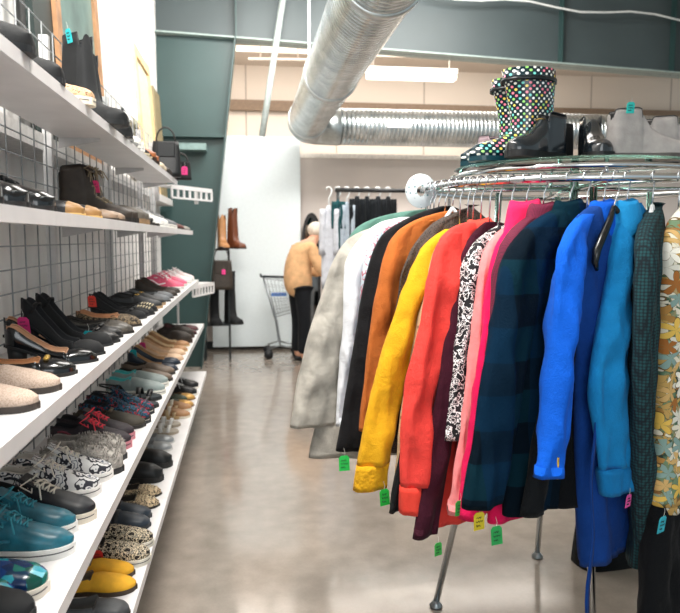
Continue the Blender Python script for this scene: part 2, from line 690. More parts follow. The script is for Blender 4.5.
# ================================================================== SHELVING
white = plain('#e4e2e2', 0.35, var=0.05, scale=8)
greyw = plain('#c9c8c8', 0.45, var=0.05)
SH = {1: (1.872, -0.50), 2: (1.515, -0.455), 3: (1.10, -0.415), 4: (0.72, -0.378), 5: (0.34, -0.352)}
SEND = {1: 5.3, 2: 6.1, 3: 6.1, 4: 6.1, 5: 5.9}
GX = -0.745
SY0 = 0.55
rack = empty('shoe_shelving', (GX, 3.2, 0), 0, 'long white wall shelving with a wire grid back, loaded with shoes', 'shelving')
for n_, (z, x) in SH.items():
    w = MB()
    ym = 1.95 if n_ == 2 else 2.5
    ys = [SY0]
    while ys[-1] < SEND[n_] - 0.2: ys.append(min(SEND[n_], ys[-1] + 1.22))
    for a, b in zip(ys, ys[1:]):
        w = MB()
        xf = x - GX
        w.prism([(0.0, z - 0.018), (0.0, z), (xf, z), (xf, z - 0.034), (xf - 0.012, z - 0.034), (xf - 0.012, z - 0.018)], 'y', a - 3.2 + 0.001, b - 3.2 - 0.001)
        w.build('shelf_board', white, rack)
    for yb in ys:
        w = MB()
        w.prism([(0.0, z - 0.0185), (0.16, z - 0.0185), (0.16, z - 0.03), (0.0, z - 0.06)], 'y', yb - 3.2 - 0.004 + (0.02 if yb == SY0 else 0), yb - 3.2 + 0.004 + (0.02 if yb == SY0 else 0))
        w.build('shelf_bracket', greyw, rack)
w = MB()
y = SY0
while y < 6.1:
    w.tube([(0, y - 3.2, 0.12), (0, y - 3.2, 2.25)], 0.0028, 5)
    y += 0.15
z = 0.15
while z < 2.26:
    w.tube([(-0.004, SY0 - 3.2, z), (-0.004, 6.1 - 3.2, z)], 0.0028, 5)
    z += 0.075
w.build('wire_grid', plain('#8f9395', 0.35, 0.3), rack, True)
for y in [SY0 + 1.22 * i for i in range(5)] + [6.12]:
    w = MB()
    w.box((-0.06, y - 3.2 - 0.015, 0), (-0.025, y - 3.2 + 0.015, 2.25))
    w.build('upright', greyw, rack)
w = MB()
w.box((-0.06, SY0 - 3.2, 0.0), (0.22, 5.9 - 3.2, 0.1))
w.build('base_plinth', greyw, rack)

# slotted white display trays at the far end of the shelves
for nm, (pxa, pya, pxb, pyb, Y), lab in (('slotted_tray', (172, 187, 212, 206, 5.5), 'white slotted tray at the far end of the top shelf'),
                                     ('slotted_tray', (193, 288, 214, 297, 6.2), 'white slotted tray below the far end of the middle shelf')):
    a, b = atY(pxa, pya, Y), atY(pxb, pyb, Y + 0.5)
    r = empty(nm, (a.x, Y, a.z), 0, lab, 'tray')
    L = (b - a).xy.length
    ang = math.atan2(b.y - a.y, b.x - a.x)
    r.rotation_euler = (0, 0, ang)
    dz = b.z - a.z
    w = MB()
    wmm = 0.028
    w.box((0, -0.005, -0.012), (L, 0.012, 0.02)).box((0, -0.005, -0.085), (L, 0.01, -0.07))
    w.box((0, 0.0, 0.008), (L, 0.16, 0.02))
    nb = 7
    for i in range(nb + 1):
        w.box((L * i / nb - 0.009, -0.004, -0.075), (L * i / nb + 0.009, 0.008, 0.0))
    w.build('tray_frame', white, r)
    w = MB()
    w.box((0.0, 0.13, -0.1), (0.02, 0.16, 0.01)).box((L - 0.02, 0.13, -0.1), (L, 0.16, 0.01))
    w.build('tray_foot', greyw, r)
    if Y > 6:
        w = MB()
        w.box((0.005, .14, -a.z), (0.02, .155, -.1))
        w.build('tray_post', greyw, r)

# leaning frames and boards behind the top shelf
def board(name, px0, px1, pyt, pyb, X, c, lab, cat, thick=0.03, lean=0.06, framed=None, z1=3.0):
    ya, yb = YofX(px0, X, 2.2), YofX(px1, X, 2.2)
    zb = 1.87
    r = empty(name, (X, ya, zb), 0, lab, cat)
    w = MB()
    H = z1 - zb
    wd = yb - ya
    def pr(y0, y1, za, zc, t0, t1, mat, nm):
        m = MB()
        q = lambda y, z, t: (t - lean * z / H, y, z)
        m.add([q(y0, za, t0), q(y1, za, t0), q(y1, zc, t0), q(y0, zc, t0), q(y0, za, t1), q(y1, za, t1), q(y1, zc, t1), q(y0, zc, t1)],
              [(0, 1, 2, 3), (4, 7, 6, 5), (0, 4, 5, 1), (2, 6, 7, 3), (0, 3, 7, 4), (1, 5, 6, 2)])
        return m.build(nm, mat, r)
    if framed:
        e = min(0.09, wd * 0.28)
        pr(0, e, 0, H, 0, thick, c, 'frame_side')
        pr(wd - e, wd, 0, H, 0, thick, c, 'frame_side')
        pr(e, wd - e, 0, e, 0, thick, c, 'frame_rail')
        pr(e, wd - e, H - e, H, 0, thick, c, 'frame_rail')
        pr(e, wd - e, e, H - e, 0.004, 0.012, framed, 'picture')
    else:
        pr(0, wd, 0, H, 0, thick, c, 'board')
    return r


wood1 = plain('#b98a62', 0.5, var=0.25, scale=9)
wood2 = plain('#d8b98a', 0.5, var=0.2, scale=9)
wood3 = plain('#7b6f52', 0.6, var=0.2, scale=9)
board('picture_frame', 58, 103, 0, 60, -0.84, wood1, 'tall wooden picture frame with grey-green picture behind the black boots', 'picture frame', framed=plain('#6f8a84', 0.35, var=0.3, scale=5), z1=3.2)
board('picture_frame', 143, 157, 30, 130, -0.84, wood2, 'narrow pale pine frame leaning on the wall right of the bright window', 'picture frame', framed=plain('#c9c1a4', 0.5, var=0.2), z1=3.05, lean=0.08)
board('wooden_board', 158, 164, 60, 130, -0.84, wood3, 'narrow olive-brown board leaning next to the pine frame at the column', 'board', z1=2.9)
board('dark_board', 33, 57, 0, 30, -0.86, plain('#0e2220', 0.5), 'dark green board standing behind the wire grid, left of the wooden picture frame', 'board', z1=3.2)

# ================================================================== SHOES
def wprof(u, toe):
    base = interp([(0, 0.72), (0.12, 0.74), (0.4, 0.68), (0.7, 1.0), (0.85, 0.95 if toe != 'point' else 0.7), (1, 0.85 if toe != 'point' else 0.35)], u)
    if u < 0.14: base *= math.sqrt(max(0, 1 - (1 - u / 0.14) ** 2.2))
    k = {'round': 0.16, 'square': 0.07, 'point': 0.12, 'almond': 0.24}[toe]
    if u > 1 - k: base *= math.sqrt(max(0, 1 - ((u - 1 + k) / k) ** 2.4))
    return max(base, 0.004)


def stations(u1):
    s = set()
    for i in range(9): s.add(round(0.14 * (1 - math.cos(PI / 2 * i / 8)), 4))
    for i in range(1, 11): s.add(round(0.14 + 0.62 * i / 10, 4))
    for i in range(1, 13): s.add(round(0.76 + 0.24 * math.sin(PI / 2 * i / 12), 4))
    for e in (-0.03, -0.015, 0, 0.015, 0.03, 0.05): s.add(round(u1 + e, 4))
    return sorted(x for x in s if 0 <= x <= 1)


def strap_band(mb, lift, x, w, h, wid, th=0.003, tilt=0.0):
    # arched strap over the foot at x
    n = 12
    ro, ri = [], []
    for k_ in range(n + 1):
        a = PI * k_ / n
        ro.append((-w * math.cos(a), h * math.sin(a) ** 0.7))
    rings = []
    for (yy, zz) in ro:
        q = 1 - th / max(h, 0.02)
        xx = x + tilt * zz
        rings.append([Vector((xx - wid / 2, yy, zz + lift)), Vector((xx + wid / 2, yy, zz + lift)), Vector((xx + wid / 2, yy * 0.93, zz * q + lift)), Vector((xx - wid / 2, yy * 0.93, zz * q + lift))])
    mb.rings(rings)


def arch(i, K=19):
    a = PI * i / (K - 1)
    return -math.copysign(abs(math.cos(a)) ** 0.85, math.cos(a)), math.sin(a) ** 0.72 if 0 < i < K - 1 else 0


TAGM = {}


def price_tag(parent, p, col, size=0.05, rz=0.3, tilt=0.2):
    # card facing the aisle/camera, with a few pen strokes
    key = col
    if key not in TAGM: TAGM[key] = plain(col, 0.55, var=0.05)
    c, s = math.cos(rz), math.sin(rz)
    ux = Vector((c, s, 0))
    uz = Vector((s * tilt, -c * tilt, 1)).normalized()
    nn = Vector((s, -c, 0))
    p = Vector(p)
    wd, hh, th = size * 0.72, size, 0.0008

    def q(a, b, t): return p + ux * (a * wd) + uz * (b * hh) + nn * t
    v = []
    o2 = [(-0.5, -1), (0.5, -1), (0.5, -0.15), (0.3, 0), (-0.3, 0), (-0.5, -0.15)]
    for t in (-th, th): v += [q(a, b, t) for a, b in o2]
    n = 6
    fc = [tuple(range(n))[::-1], tuple(range(n, 2 * n))] + [(k_, (k_ + 1) % n, (k_ + 1) % n + n, k_ + n) for k_ in range(n)]
    m = MB().add(v, fc)
    t = m.build('price_tag', TAGM[key], parent)
    t['label'] = 'coloured paper price tag'
    m = MB()
    rnd = random.Random(sum(map(ord, col)) % 97 + int(p.x * 100))
    for r_, ln in ((-0.3, 0.5), (-0.52, 0.62), (-0.75, 0.4)):
        pts = []
        for i in range(9):
            pts.append(q(-0.3 + ln * i / 8, r_ + 0.055 * math.sin(i * 2.3 + r_ * 9) + rnd.uniform(-.02, .02), th * 1.7))
        m.tube(pts, 0.0009 if size > 0.03 else 0.0006, 4)
    m.build('writing', plain('#14201a', 0.6, var=0), t)
    m = MB()
    m.tube([q(0, -0.05, 0), q(0.1, 0.2, 0), q(0, 0.5, 0)], 0.0006, 4)
    m.build('tag_string', plain('#d8d8d0', 0.6, var=0), t)
    return t


def make_shoe(kind, up, sole='#e8e4dc', lining='#2a2624', L=0.27, toe='round', heel=None, hl=0.0, lace=None, Wd=0.046,
              extra=None, tagc=None, tagpos=None, name=None, accent=None, hh=None, tall=None, solem=None):
    """up: upper material. returns empty root at the heel, toe towards +x"""
    names = {'sneaker': 'sneaker', 'flat': 'flat_shoe', 'loafer': 'loafer', 'oxford': 'dress_shoe', 'pump': 'heeled_shoe', 'boot': 'ankle_boot',
             'tallboot': 'tall_boot', 'sandal': 'sandal', 'slipper': 'fuzzy_slipper', 'slipon': 'slip_on_shoe', 'mule': 'mule_shoe', 'clog': 'clog'}
    root = empty(name or names[kind], (0, 0, 0))
    P = {'sneaker': dict(H=[(0, .06), (.1, .066), (.3, .052), (.42, .072), (.5, .074), (.7, .048), (.88, .032), (1, .016)], u1=.42, t=.024),
         'slipon': dict(H=[(0, .055), (.1, .06), (.3, .046), (.4, .058), (.5, .06), (.7, .046), (.88, .034), (1, .018)], u1=.44, t=.022),
         'flat': dict(H=[(0, .05), (.1, .05), (.3, .033), (.5, .03), (.66, .036), (.8, .034), (.92, .026), (1, .014)], u1=.66, t=.007),
         'loafer': dict(H=[(0, .05), (.1, .054), (.3, .04), (.45, .05), (.55, .054), (.72, .042), (.9, .028), (1, .015)], u1=.47, t=.012),
         'oxford': dict(H=[(0, .06), (.1, .062), (.3, .056), (.4, .072), (.5, .074), (.7, .054), (.88, .042), (1, .026)], u1=.4, t=.014),
         'pump': dict(H=[(0, .055), (.1, .055), (.3, .036), (.5, .026), (.66, .03), (.8, .032), (.92, .026), (1, .012)], u1=.68, t=.006),
         'boot': dict(H=[(0, .11), (.08, .125), (.35, .13), (.42, .115), (.52, .085), (.66, .06), (.85, .046), (1, .028)], u1=.4, t=.018),
         'tallboot': dict(H=[(0, .3), (.06, .315), (.36, .32), (.41, .25), (.47, .115), (.58, .078), (.7, .06), (.86, .05), (1, .03)], u1=.36, t=.016),
         'slipper': dict(H=[(0, .06), (.1, .066), (.3, .058), (.42, .066), (.55, .072), (.72, .066), (.9, .056), (1, .034)], u1=.4, t=.016),
         'mule': dict(H=[(0, .008), (.2, .008), (.36, .012), (.46, .05), (.55, .055), (.72, .046), (.9, .036), (1, .02)], u1=.47, t=.014),
         'sandal': dict(H=[(0, .005), (1, .005)], u1=.9, t=.012),
         'clog': dict(H=[(0, .04), (.15, .045), (.35, .04), (.45, .06), (.6, .066), (.8, .056), (1, .03)], u1=.47, t=.024)}[kind]
    H, u1, t = P['H'], P['u1'], P['t']
    if tall: H = [(a, b * tall) if a <= .45 else (a, b) for a, b in H]
    if hh: H = [(a, b * hh) for a, b in H]
    smat = solem or plain(sole, 0.55, var=0.08)
    lmat = plain(lining, 0.8, var=0.1)

    def lift(u):
        if not hl: return 0.0
        x = min(1, max(0, 1 - u / 0.68))
        return hl * (x * x * (3 - 2 * x))
    K = 19
    us = stations(u1)
    V, fo, fi = [], [], []
    lean = 0.05 if kind == 'tallboot' else 0
    for u in us:
        w_ = wprof(u, toe) * Wd
        h = interp(H, u)
        o_ = 0.0
        if kind not in ('sandal',):
            o_ = min(1, max(0, (u - 0.025) / 0.03)) * min(1, max(0, (u1 - u) / 0.03 + 0.0))
        for i in range(K):
            cy_, cz_ = arch(i)
            y_, z_ = cy_ * w_, cz_ * h
            m_ = min(i, K - 1 - i)
            sg = -1 if i < K / 2 else 1
            tab = {0: (1, 0), 1: (1.04, .3), 2: (1.03, .62), 3: (.97, .88), 4: (.9, 1.0), 5: (.84, .97), 6: (.8, .5), 7: (.68, .03), 8: (.34, .02), 9: (0, .02)}
            oy, oz = tab[m_]
            oh = oz * h if m_ < 7 else 0.006
            y2, z2 = sg * oy * w_, oh
            if i == 9: y2 = 0
            yy = y_ + (y2 - y_) * o_
            zz = z_ + (z2 - z_) * o_
            V.append(Vector((u * L + lean * zz, yy, zz + t + lift(u))))
    for s_ in range(len(us) - 1):
        for i in range(K - 1):
            q = (s_ * K + i, s_ * K + i + 1, (s_ + 1) * K + i + 1, (s_ + 1) * K + i)
            mid = (us[s_] + us[s_ + 1]) / 2
            if 5 <= i <= 12 and 0.03 < mid < u1 - 0.005: fi.append(q)
            else: fo.append(q)
    if kind != 'sandal':
        def sub(name_, faces, mat):
            used = sorted({i for q in faces for i in q})
            mp = {a: b for b, a in enumerate(used)}
            return mesh_obj(name_, [V[i] for i in used], [tuple(mp[i] for i in q) for q in faces], mat, root, True)
        sub('upper', fo, up)
        sub('lining', fi, lmat)
        oi = [k_ for k_, u in enumerate(us) if .028 < u < u1 - .004]
        path = [V[k_ * K + 4] for k_ in oi[::-1]] + [V[k_ * K + 14] for k_ in oi]
        m = MB()
        m.tube([p + Vector((0, 0, .0006)) for p in path], .0017, 6, closed=True)
        m.build('topline_trim', plain('#3a3c3e' if kind in ('boot', 'tallboot', 'oxford') else lining, .6), root, True)
        if kind in ('sneaker', 'slipon'):
            m = MB()
            pa = [Vector((u * L, -(wprof(u, toe) * Wd * 1.05 + .0028), t * .62)) for u in us] + [Vector((u * L, wprof(u, toe) * Wd * 1.05 + .0028, t * .62)) for u in us[::-1]]
            m.tube(pa, .0012, 5, closed=True)
            m.build('sole_stripe', plain('#2a2e33' if sole[1] > '9' else '#c9c2b4', .5), root, True)
    # sole
    m = MB()
    rings = []
    for u in us:
        w_ = wprof(u, toe) * Wd * 1.05 + 0.0025
        b = lift(u)
        xx = u * L + (0.004 if u == us[-1] else (-0.004 if u == 0 else 0))
        rings.append([Vector((xx, -w_ * .96, b)), Vector((xx, -w_, b + t + 0.002)), Vector((xx, w_, b + t + 0.002)), Vector((xx, w_ * .96, b))])
    m.rings(rings)
    m.build('sole', smat, root, False)
    if kind == 'sandal':
        m = MB()
        rings = [[Vector((u * L, -wprof(u, toe) * Wd, lift(u) + t + .002)), Vector((u * L, -wprof(u, toe) * Wd, lift(u) + t + .005)), Vector((u * L, wprof(u, toe) * Wd, lift(u) + t + .005)), Vector((u * L, wprof(u, toe) * Wd, lift(u) + t + .002))] for u in us]
        m.rings(rings)
        m.build('insole', lmat, root)
        for (u, h, wid, ti) in ((.8, .034, .02, .2), (.66, .045, .022, -.1), (.42, .06, .014, -.6)):
            m = MB()
            strap_band(m, lift(u) + t, u * L, wprof(u, toe) * Wd * 1.02, h, wid, .003, ti)
            m.build('strap', up, root, True)
        m = MB()
        pts = [(0.42 * L - .015, -Wd * .7, lift(.4) + t + .03), (.2 * L, -Wd * .74, lift(.2) + t + .05), (0.02 * L, -Wd * .4, lift(0) + t + .06), (0, 0, lift(0) + t + .062), (0.02 * L, Wd * .4, lift(0) + t + .06), (.2 * L, Wd * .74, lift(.2) + t + .05), (0.42 * L - .015, Wd * .7, lift(.4) + t + .03)]
        m.tube(pts, 0.004, 6)
        m.build('heel_strap', up, root, True)
    if heel:
        m = MB()
        rings = []
        top = hl + 0.004
        sl_ = {'block': (1, .85), 'stiletto': (.85, .25), 'wedge': (1, .95), 'low': (1, .95)}[heel]
        if heel == 'wedge':
            for u in [0, .04, .1, .2, .3, .4, .5, .6, .66]:
                w_ = wprof(max(u, .02), toe) * Wd
                rings.append([Vector((u * L, -w_, 0)), Vector((u * L, -w_, lift(u) + .001)), Vector((u * L, w_, lift(u) + .001)), Vector((u * L, w_, 0))])
            m.rings(rings)
        else:
            hz = hl if hl else 0.02
            for z_, sc in ((0, sl_[1]), (hz * .5, (sl_[0] * .4 + sl_[1] * .6)), (hz + .002, sl_[0])):
                ww, ll = Wd * .72 * sc, L * .115 * sc
                cx_ = L * .13 - (1 - sc) * L * .02
                rings.append([Vector((cx_ + ll * math.cos(2 * PI * k_ / 14), ww * math.sin(2 * PI * k_ / 14), z_ if z_ < hz else lift(.13 + .11 * math.cos(2 * PI * k_ / 14)) + .002)) for k_ in range(14)])
            m.rings(rings)
        m.build('heel', up if heel == 'stiletto' else smat, root, heel != 'wedge')

    def top(u, y):
        w_ = wprof(u, toe) * Wd
        c_ = min(0.99, abs(y) / w_)
        a = math.acos(c_ ** (1 / 0.85))
        return interp(H, u) * math.sin(a) ** 0.72 + t + lift(u)
    if lace:
        lm = plain(lace, 0.8, var=0.05)
        m = MB()
        nl = 5
        for i in range(nl):
            ua, ub = u1 + .02 + i * .048, u1 + .05 + i * .048
            for sg in (1, -1):
                pts = []
                for j in range(7):
                    f_ = j / 6
                    yy = sg * (-.55 + 1.1 * f_) * Wd * .8
                    uu = ua + (ub - ua) * f_
                    pts.append((uu * L, yy, top(uu, yy) + .0025))
                m.tube(pts, 0.0026, 6)
        u0 = u1 + .01
        for sg in (1, -1):
            z0 = top(u0, 0)
            m.tube([(u0 * L, 0, z0 + .004), (u0 * L + .012, sg * .022, z0 + .018), (u0 * L - .008, sg * .042, z0 + .006), (u0 * L + .02, sg * .04, z0 - .012), (u0 * L + .01, sg * .012, z0 + .002)], .0025, 6)
            m.tube([(u0 * L, 0, z0 + .004), (u0 * L + .03, sg * .018, z0 + .004), (u0 * L + .045, sg * .045, z0 - .028)], .0022, 6)
        m.build('laces', lm, root, True)
        m = MB()
        z0 = interp(H, u1) + t
        m.add([(u1 * L - .012, -.024, z0 + .02), (u1 * L - .012, .024, z0 + .02), (u1 * L + .03, .028, z0 - .004), (u1 * L + .03, -.028, z0 - .004),
               (u1 * L - .018, -.024, z0 + .018), (u1 * L - .018, .024, z0 + .018), (u1 * L + .02, .028, z0 - .012), (u1 * L + .02, -.028, z0 - .012)],
              [(0, 1, 2, 3), (4, 7, 6, 5), (0, 4, 5, 1), (1, 5, 6, 2), (0, 3, 7, 4), (2, 6, 7, 3)])
        m.build('tongue', up, root)
    if kind == 'sneaker' and accent:
        am = plain(accent, 0.6, var=0.05)
        for sg in (1, -1):
            m = MB()
            pts = []
            for i in range(9):
                u = .12 + .42 * i / 8
                zz = .018 + .028 * (1 - i / 8) ** 1.5 + 0.008 * math.sin(i)
                w_ = wprof(u, toe) * Wd
                hq = min(.95, zz / interp(H, u))
                pts.append((u * L, sg * w_ * 1.045 if i < 6 else sg * w_ * 1.01, t + zz))
            m.tube(pts, .004, 6)
            m.build('side_stripe', am, root, True)
    if extra == 'bow':
        m = MB()
        u = u1 + .06
        z0 = top(u, 0)
        for sg in (1, -1):
            m.ball((u * L, sg * .014, z0 + .003), .011, 6, (.7, 1.2, .5))
        m.ball((u * L, 0, z0 + .004), .006, 6)
        m.build('bow', plain(accent or '#c7a24a', 0.35, 0.4 if accent is None else 0), root, True)
    if extra == 'buckle':
        m = MB()
        u = u1 + .06
        z0 = top(u, 0) + .003
        pts = [(u * L - .01, -.014, z0), (u * L + .01, -.014, z0), (u * L + .01, .014, z0), (u * L - .01, .014, z0)]
        m.tube(pts, .0018, 6, closed=True)
        m.build('buckle', plain('#c9a85a', 0.25, 0.9), root, True)
    if extra == 'studs':
        m = MB()
        for i in range(5):
            for j in range(-2, 3):
                u = .72 + i * .05
                y_ = j * .012
                if abs(y_) < wprof(u, toe) * Wd * .8: m.ball((u * L, y_, top(u, y_)), .0035, 4)
        m.build('studs', plain('#d9c9a8', 0.3, 0.6), root, True)
    if extra == 'ankle':
        m = MB()
        strap_band(m, lift(.2) + t + .045, .16 * L, Wd * .78, .03, .014, .003, 0.3)
        m.build('ankle_strap', up, root, True)
    if extra == 'band':
        m = MB()
        strap_band(m, t + .002 + lift(u1 + .07), (u1 + .07) * L, wprof(u1 + .07, toe) * Wd * 1.03, interp(H, u1 + .07) * 1.04, .022, .003)
        m.build('saddle_band', plain(accent or '#111111', 0.4), root, True)
    if extra == 'toecap':
        m = MB()
        rings = []
        for u in [x for x in us if x >= .82]:
            w_ = wprof(u, toe) * Wd * 1.02
            rings.append([Vector((u * L + .0015, arch(i)[0] * w_, arch(i)[1] * (interp(H, u) + .0015) + t)) for i in range(K)])
        n2 = K
        v = [p for r in rings for p in r]
        fc = [(a * n2 + i, a * n2 + i + 1, (a + 1) * n2 + i + 1, (a + 1) * n2 + i) for a in range(len(rings) - 1) for i in range(n2 - 1)]
        mesh_obj('toe_cap', v, fc, plain(accent or '#e8e4dc', 0.5), root, True)
    if extra == 'dotstrap':
        pass
    if kind == 'slipper':
        m = MB()
        rnd = random.Random(3)
        for i in range(520):
            u = rnd.uniform(.02, .97)
            a = rnd.uniform(0.1, PI - 0.1)
            w_ = wprof(u, toe) * Wd
            p = Vector((u * L, -math.cos(a) * w_, math.sin(a) ** .72 * interp(H, u) + t))
            if .06 < u < u1 and abs(math.cos(a)) < .72: continue
            d = Vector((rnd.uniform(-.5, .5), -math.cos(a) + rnd.uniform(-.4, .4), math.sin(a) + rnd.uniform(-.4, .4))).normalized()
            m.tube([p, p + d * .008, p + d * .014 + Vector((0, 0, -.003))], [.0016, .0012, .0003], 4)
        fo_ = m.build('fur', up, root, True)
        fo_['kind'] = 'stuff'
    if tagc:
        tp = tagpos or (.12 * L, -Wd * .8, interp(H, .1) + t + lift(.1) + .01)
        price_tag(root, tp, tagc, 0.045, rz=-0.25)
    return root


PLACED = []


def place(root, shelf, px, inset, L, yaw=0.0, label='', cat='shoe', group=None, z=None, X=None):
    zs, xs = SH[shelf]
    X = xs - inset
    if isinstance(px, tuple):
        q = atZ(px[0], px[1], zs + 0.028)
        X, Y = q.x, q.y
    else:
        Y = YofX(px, X, zs + 0.03)
    r = math.radians(yaw)
    root.location = (X - L * math.cos(r), Y - L * math.sin(r), zs + 0.0005 + (z or 0))
    root.rotation_euler = (0, 0, r)
    root['label'] = label
    root['category'] = cat
    root['group'] = 'shoes on the ' + SHN[shelf]
    return root


SHN = {1: 'top shelf', 2: 'second shelf', 3: 'middle shelf', 4: 'fourth shelf', 5: 'lowest shelf'}


def pair(shelf, px1, px2, desc, insets=(.015, .02), yaws=(0, 0), cat='shoe', zoff=(0, 0), z=None, **kw):
    """px1 = toe column of the nearer shoe, px2 = of the farther one (None: single)"""
    kind = kw.pop('kind')
    L = kw.get('L', 0.27)
    tagc = kw.pop('tagc', None)
    tagpos = kw.pop('tagpos', None)
    a = make_shoe(kind, **kw)
    if px2 is not None:
        b = copy_tree(a)
        place(b, shelf, px2, insets[1], L, yaws[1], '%s on the %s, farther one' % (desc, SHN[shelf]), cat, z=zoff[1])
    if tagc:
        tp = tagpos or (.14 * L, -.036, .075 + kw.get('hl', 0))
        price_tag(a, tp, tagc, 0.05, rz=-0.25)
    place(a, shelf, px1, insets[0], L, yaws[0], '%s on the %s%s' % (desc, SHN[shelf], ', nearer one' if px2 is not None else ''), cat, z=zoff[0])
    return a


blk = plain('#0e1012', 0.42, var=0.2, bump=0.2)
blkS = plain('#0a0d10', 0.18, var=0.1, coat=0.5)
blkM = plain('#0b0e11', 0.8, var=0.25, bump=0.3)
brn = plain('#30271f', 0.55, var=0.3, bump=0.3)
tan = plain('#a77b52', 0.5, var=0.2, bump=0.2)
nude = plain('#d9b899', 0.5, var=0.1)
gry = plain('#6f7275', 0.6, var=0.2, bump=0.2)
leop = blotch('#1c1612', '#dccdb0', '#e6dcc6', 75)
leopd = blotch('#1c1612', '#8f7c60', '#a08c70', 90)
holo = speckle('#0c3d5e', '#1aa0a8', 42, 3, rough=0.18, third=('#0d5a98', '#0f6a60', '#0b2a55', '#0a3350', '#2a9cb0', '#0c4a40', '#0b3a78', '#7fc8d8'), bump=0)
tweed = speckle('#cbb6a6', '#b39a88', 330, 0.45)
gfur = plain('#a8a39c', 0.95, var=0.4, scale=60)
teal = plain('#1c6577', 0.36, var=0.35, scale=28, bump=.3, bscale=60)
yel = plain('#e3a92a', 0.85, var=0.12, bump=0.3)
pnk = plain('#e8607f', 0.5, var=0.1)
wht = plain('#e6e4e0', 0.5, var=0.08)
bwp = blotch('#d9d9d8', '#2b2d36', '#5d6472', 26)
dflor = blotch('#12161e', '#1c5a78', '#c8384a', 60)
zebra = blotch('#cdb694', '#231c16', '#4a3a2a', 70)

# ---- lowest shelf (5), near to far
pair(5, (129, 604), None, 'dark grey scuffed flat shoe, front-most', kind='flat', up=plain('#44474a', .5, var=.3), sole='#191919', lining='#50504e', insets=(.015, 0))
pair(5, (136, 580), (134, 566), 'mustard yellow suede pointed flat', kind='loafer', up=yel, sole='#3a2c1c', lining='#6b5a48', toe='almond', hh=.85, insets=(.012, .02), L=.25)
pair(5, (150, 553), (153, 537), 'leopard print slip-on sneaker with white sole', kind='slipon', up=leop, sole='#e9e4d6', lining='#2a2420', tagc='#e23a34', tagpos=(.1, -.05, .07), L=.265)
pair(5, (150, 519), (151, 510), 'navy and charcoal leather loafer', kind='loafer', up=plain('#2b3642', .4, var=.3), sole='#22262c', lining='#3c3c3c', extra='band', accent='#20242a', insets=(.035, .04))
pair(5, (159, 499), (161, 488), 'tan studded flat with dark zebra toe', kind='flat', up=zebra, sole='#201a16', lining='#2a221c', extra='studs', toe='almond')
pair(5, (163, 474), (172, 460), 'chunky black leather shoe with buckle', kind='clog', up=blk, sole='#141414', lining='#201e1c', extra='buckle', tagc='#e63c30', tagpos=(.1, -.05, .085))
pair(5, (172, 444), (174, 437), 'silver grey flat shoe', kind='flat', up=plain('#9a9ea0', .35, .3), sole='#d8d6d2', lining='#8b8d8e', insets=(.03, .02))
pair(5, (178, 428), (180, 421), 'white and grey strappy sandal', kind='sandal', up=wht, sole='#a89b88', lining='#b9b1a4')
pair(5, (183, 413), (184.5, 406), 'beige strappy sandal with tan insole', kind='sandal', up=plain('#cdb48c', .5), sole='#c2a274', lining='#d2b284')
pair(5, (186.5, 401), (188, 396), 'olive green ballet flat', kind='flat', up=plain('#4a5646', .5), sole='#2a2a26', lining='#3b4038')
pair(5, 190, 191.5, 'brown and cream loafer', kind='loafer', up=tan, sole='#e0d6c4', lining='#3a2a1c', extra='band', accent='#e0d8c8')
pair(5, 193.5, 195, 'golden tan flat', kind='flat', up=plain('#c79a52', .4, .3), sole='#7a5a34', lining='#5a4028')
pair(5, 197, 198.5, 'black lace-up shoe', kind='oxford', up=blk, sole='#e8e4dc', lace='#dddddd')

# ---- fourth shelf (4)
pair(4, (34, 607), None, 'black sneaker with yellow trim, front-most', kind='sneaker', up=blkM, sole='#15181a', lace='#b8c83a', accent='#c8d040', insets=(.03, 0), L=.28)
pair(4, (14, 596), (48, 578), 'shimmering blue-green slip-on shoe with white sole', kind='slipon', up=holo, sole='#e6ded0', lining='#5a2f3c', Wd=.05, yaws=(-4, 2), L=.27)
pair(4, (74, 540), (76, 520), 'teal leather sneaker with white sole', kind='sneaker', up=teal, sole='#e8e8e4', lining='#164a5a', lace='#3a93a4', L=.285, toe='almond', Wd=.044, yaws=(2, 2), accent='#1a6b80', insets=(.012, .03), tagc=None)
pair(4, (95, 508), None, 'black sneaker with cream panel', kind='sneaker', up=plain('#15191e', .5, var=.2), sole='#dcd3c2', lining='#1e1e1e', lace='#d8d2c4', accent='#cdb993', L=.29, yaws=(-6, 0), tagc='#d83a34', tagpos=(.12, -.052, .075))
pair(4, (100, 483), (112, 468), 'white and black patterned running shoe', kind='sneaker', up=bwp, sole='#e8e6e2', lining='#c9c2b8', lace='#e8e2d6', L=.28, accent='#2a2e34', yaws=(5, 8), insets=(.03, .02), zoff=(0.0, 0), tagc='#d83a34', tagpos=(.1, -.052, .06))
pair(4, (123, 462), (126, 450), 'fluffy grey fur slipper', kind='slipper', up=gfur, sole='#1e1e20', lining='#8a857e', L=.25, insets=(.02, .015), cat='slipper')
pair(4, (131, 439), (134, 431), 'black sneaker with coral pink laces', kind='sneaker', up=plain('#2a2229', .6, var=.2), sole='#c87f8a', lining='#1c1c20', lace='#ff4a5e', L=.27, accent='#7a2f40', insets=(.01, .02))
pair(4, (145, 419), (147, 411), 'dark olive brown moccasin', kind='loafer', up=plain('#3f3a30', .7, var=.25), sole='#221e1a', lining='#3a2f26', extra='bow', accent='#6a5a48', L=.27)
pair(4, 150, 153.5, 'dark floral sneaker in blue and red', kind='sneaker', up=dflor, sole='#20242a', lining='#141820', lace='#2a4a60', L=.27)
pair(4, 158, 161, 'black open shoe', kind='sandal', up=blk, sole='#16181a', lining='#30373a')
pair(4, 165, 168, 'pale aqua and grey slip-on', kind='slipon', up=plain('#8a9694', .5), sole='#ece8de', lining='#4fc0c0')
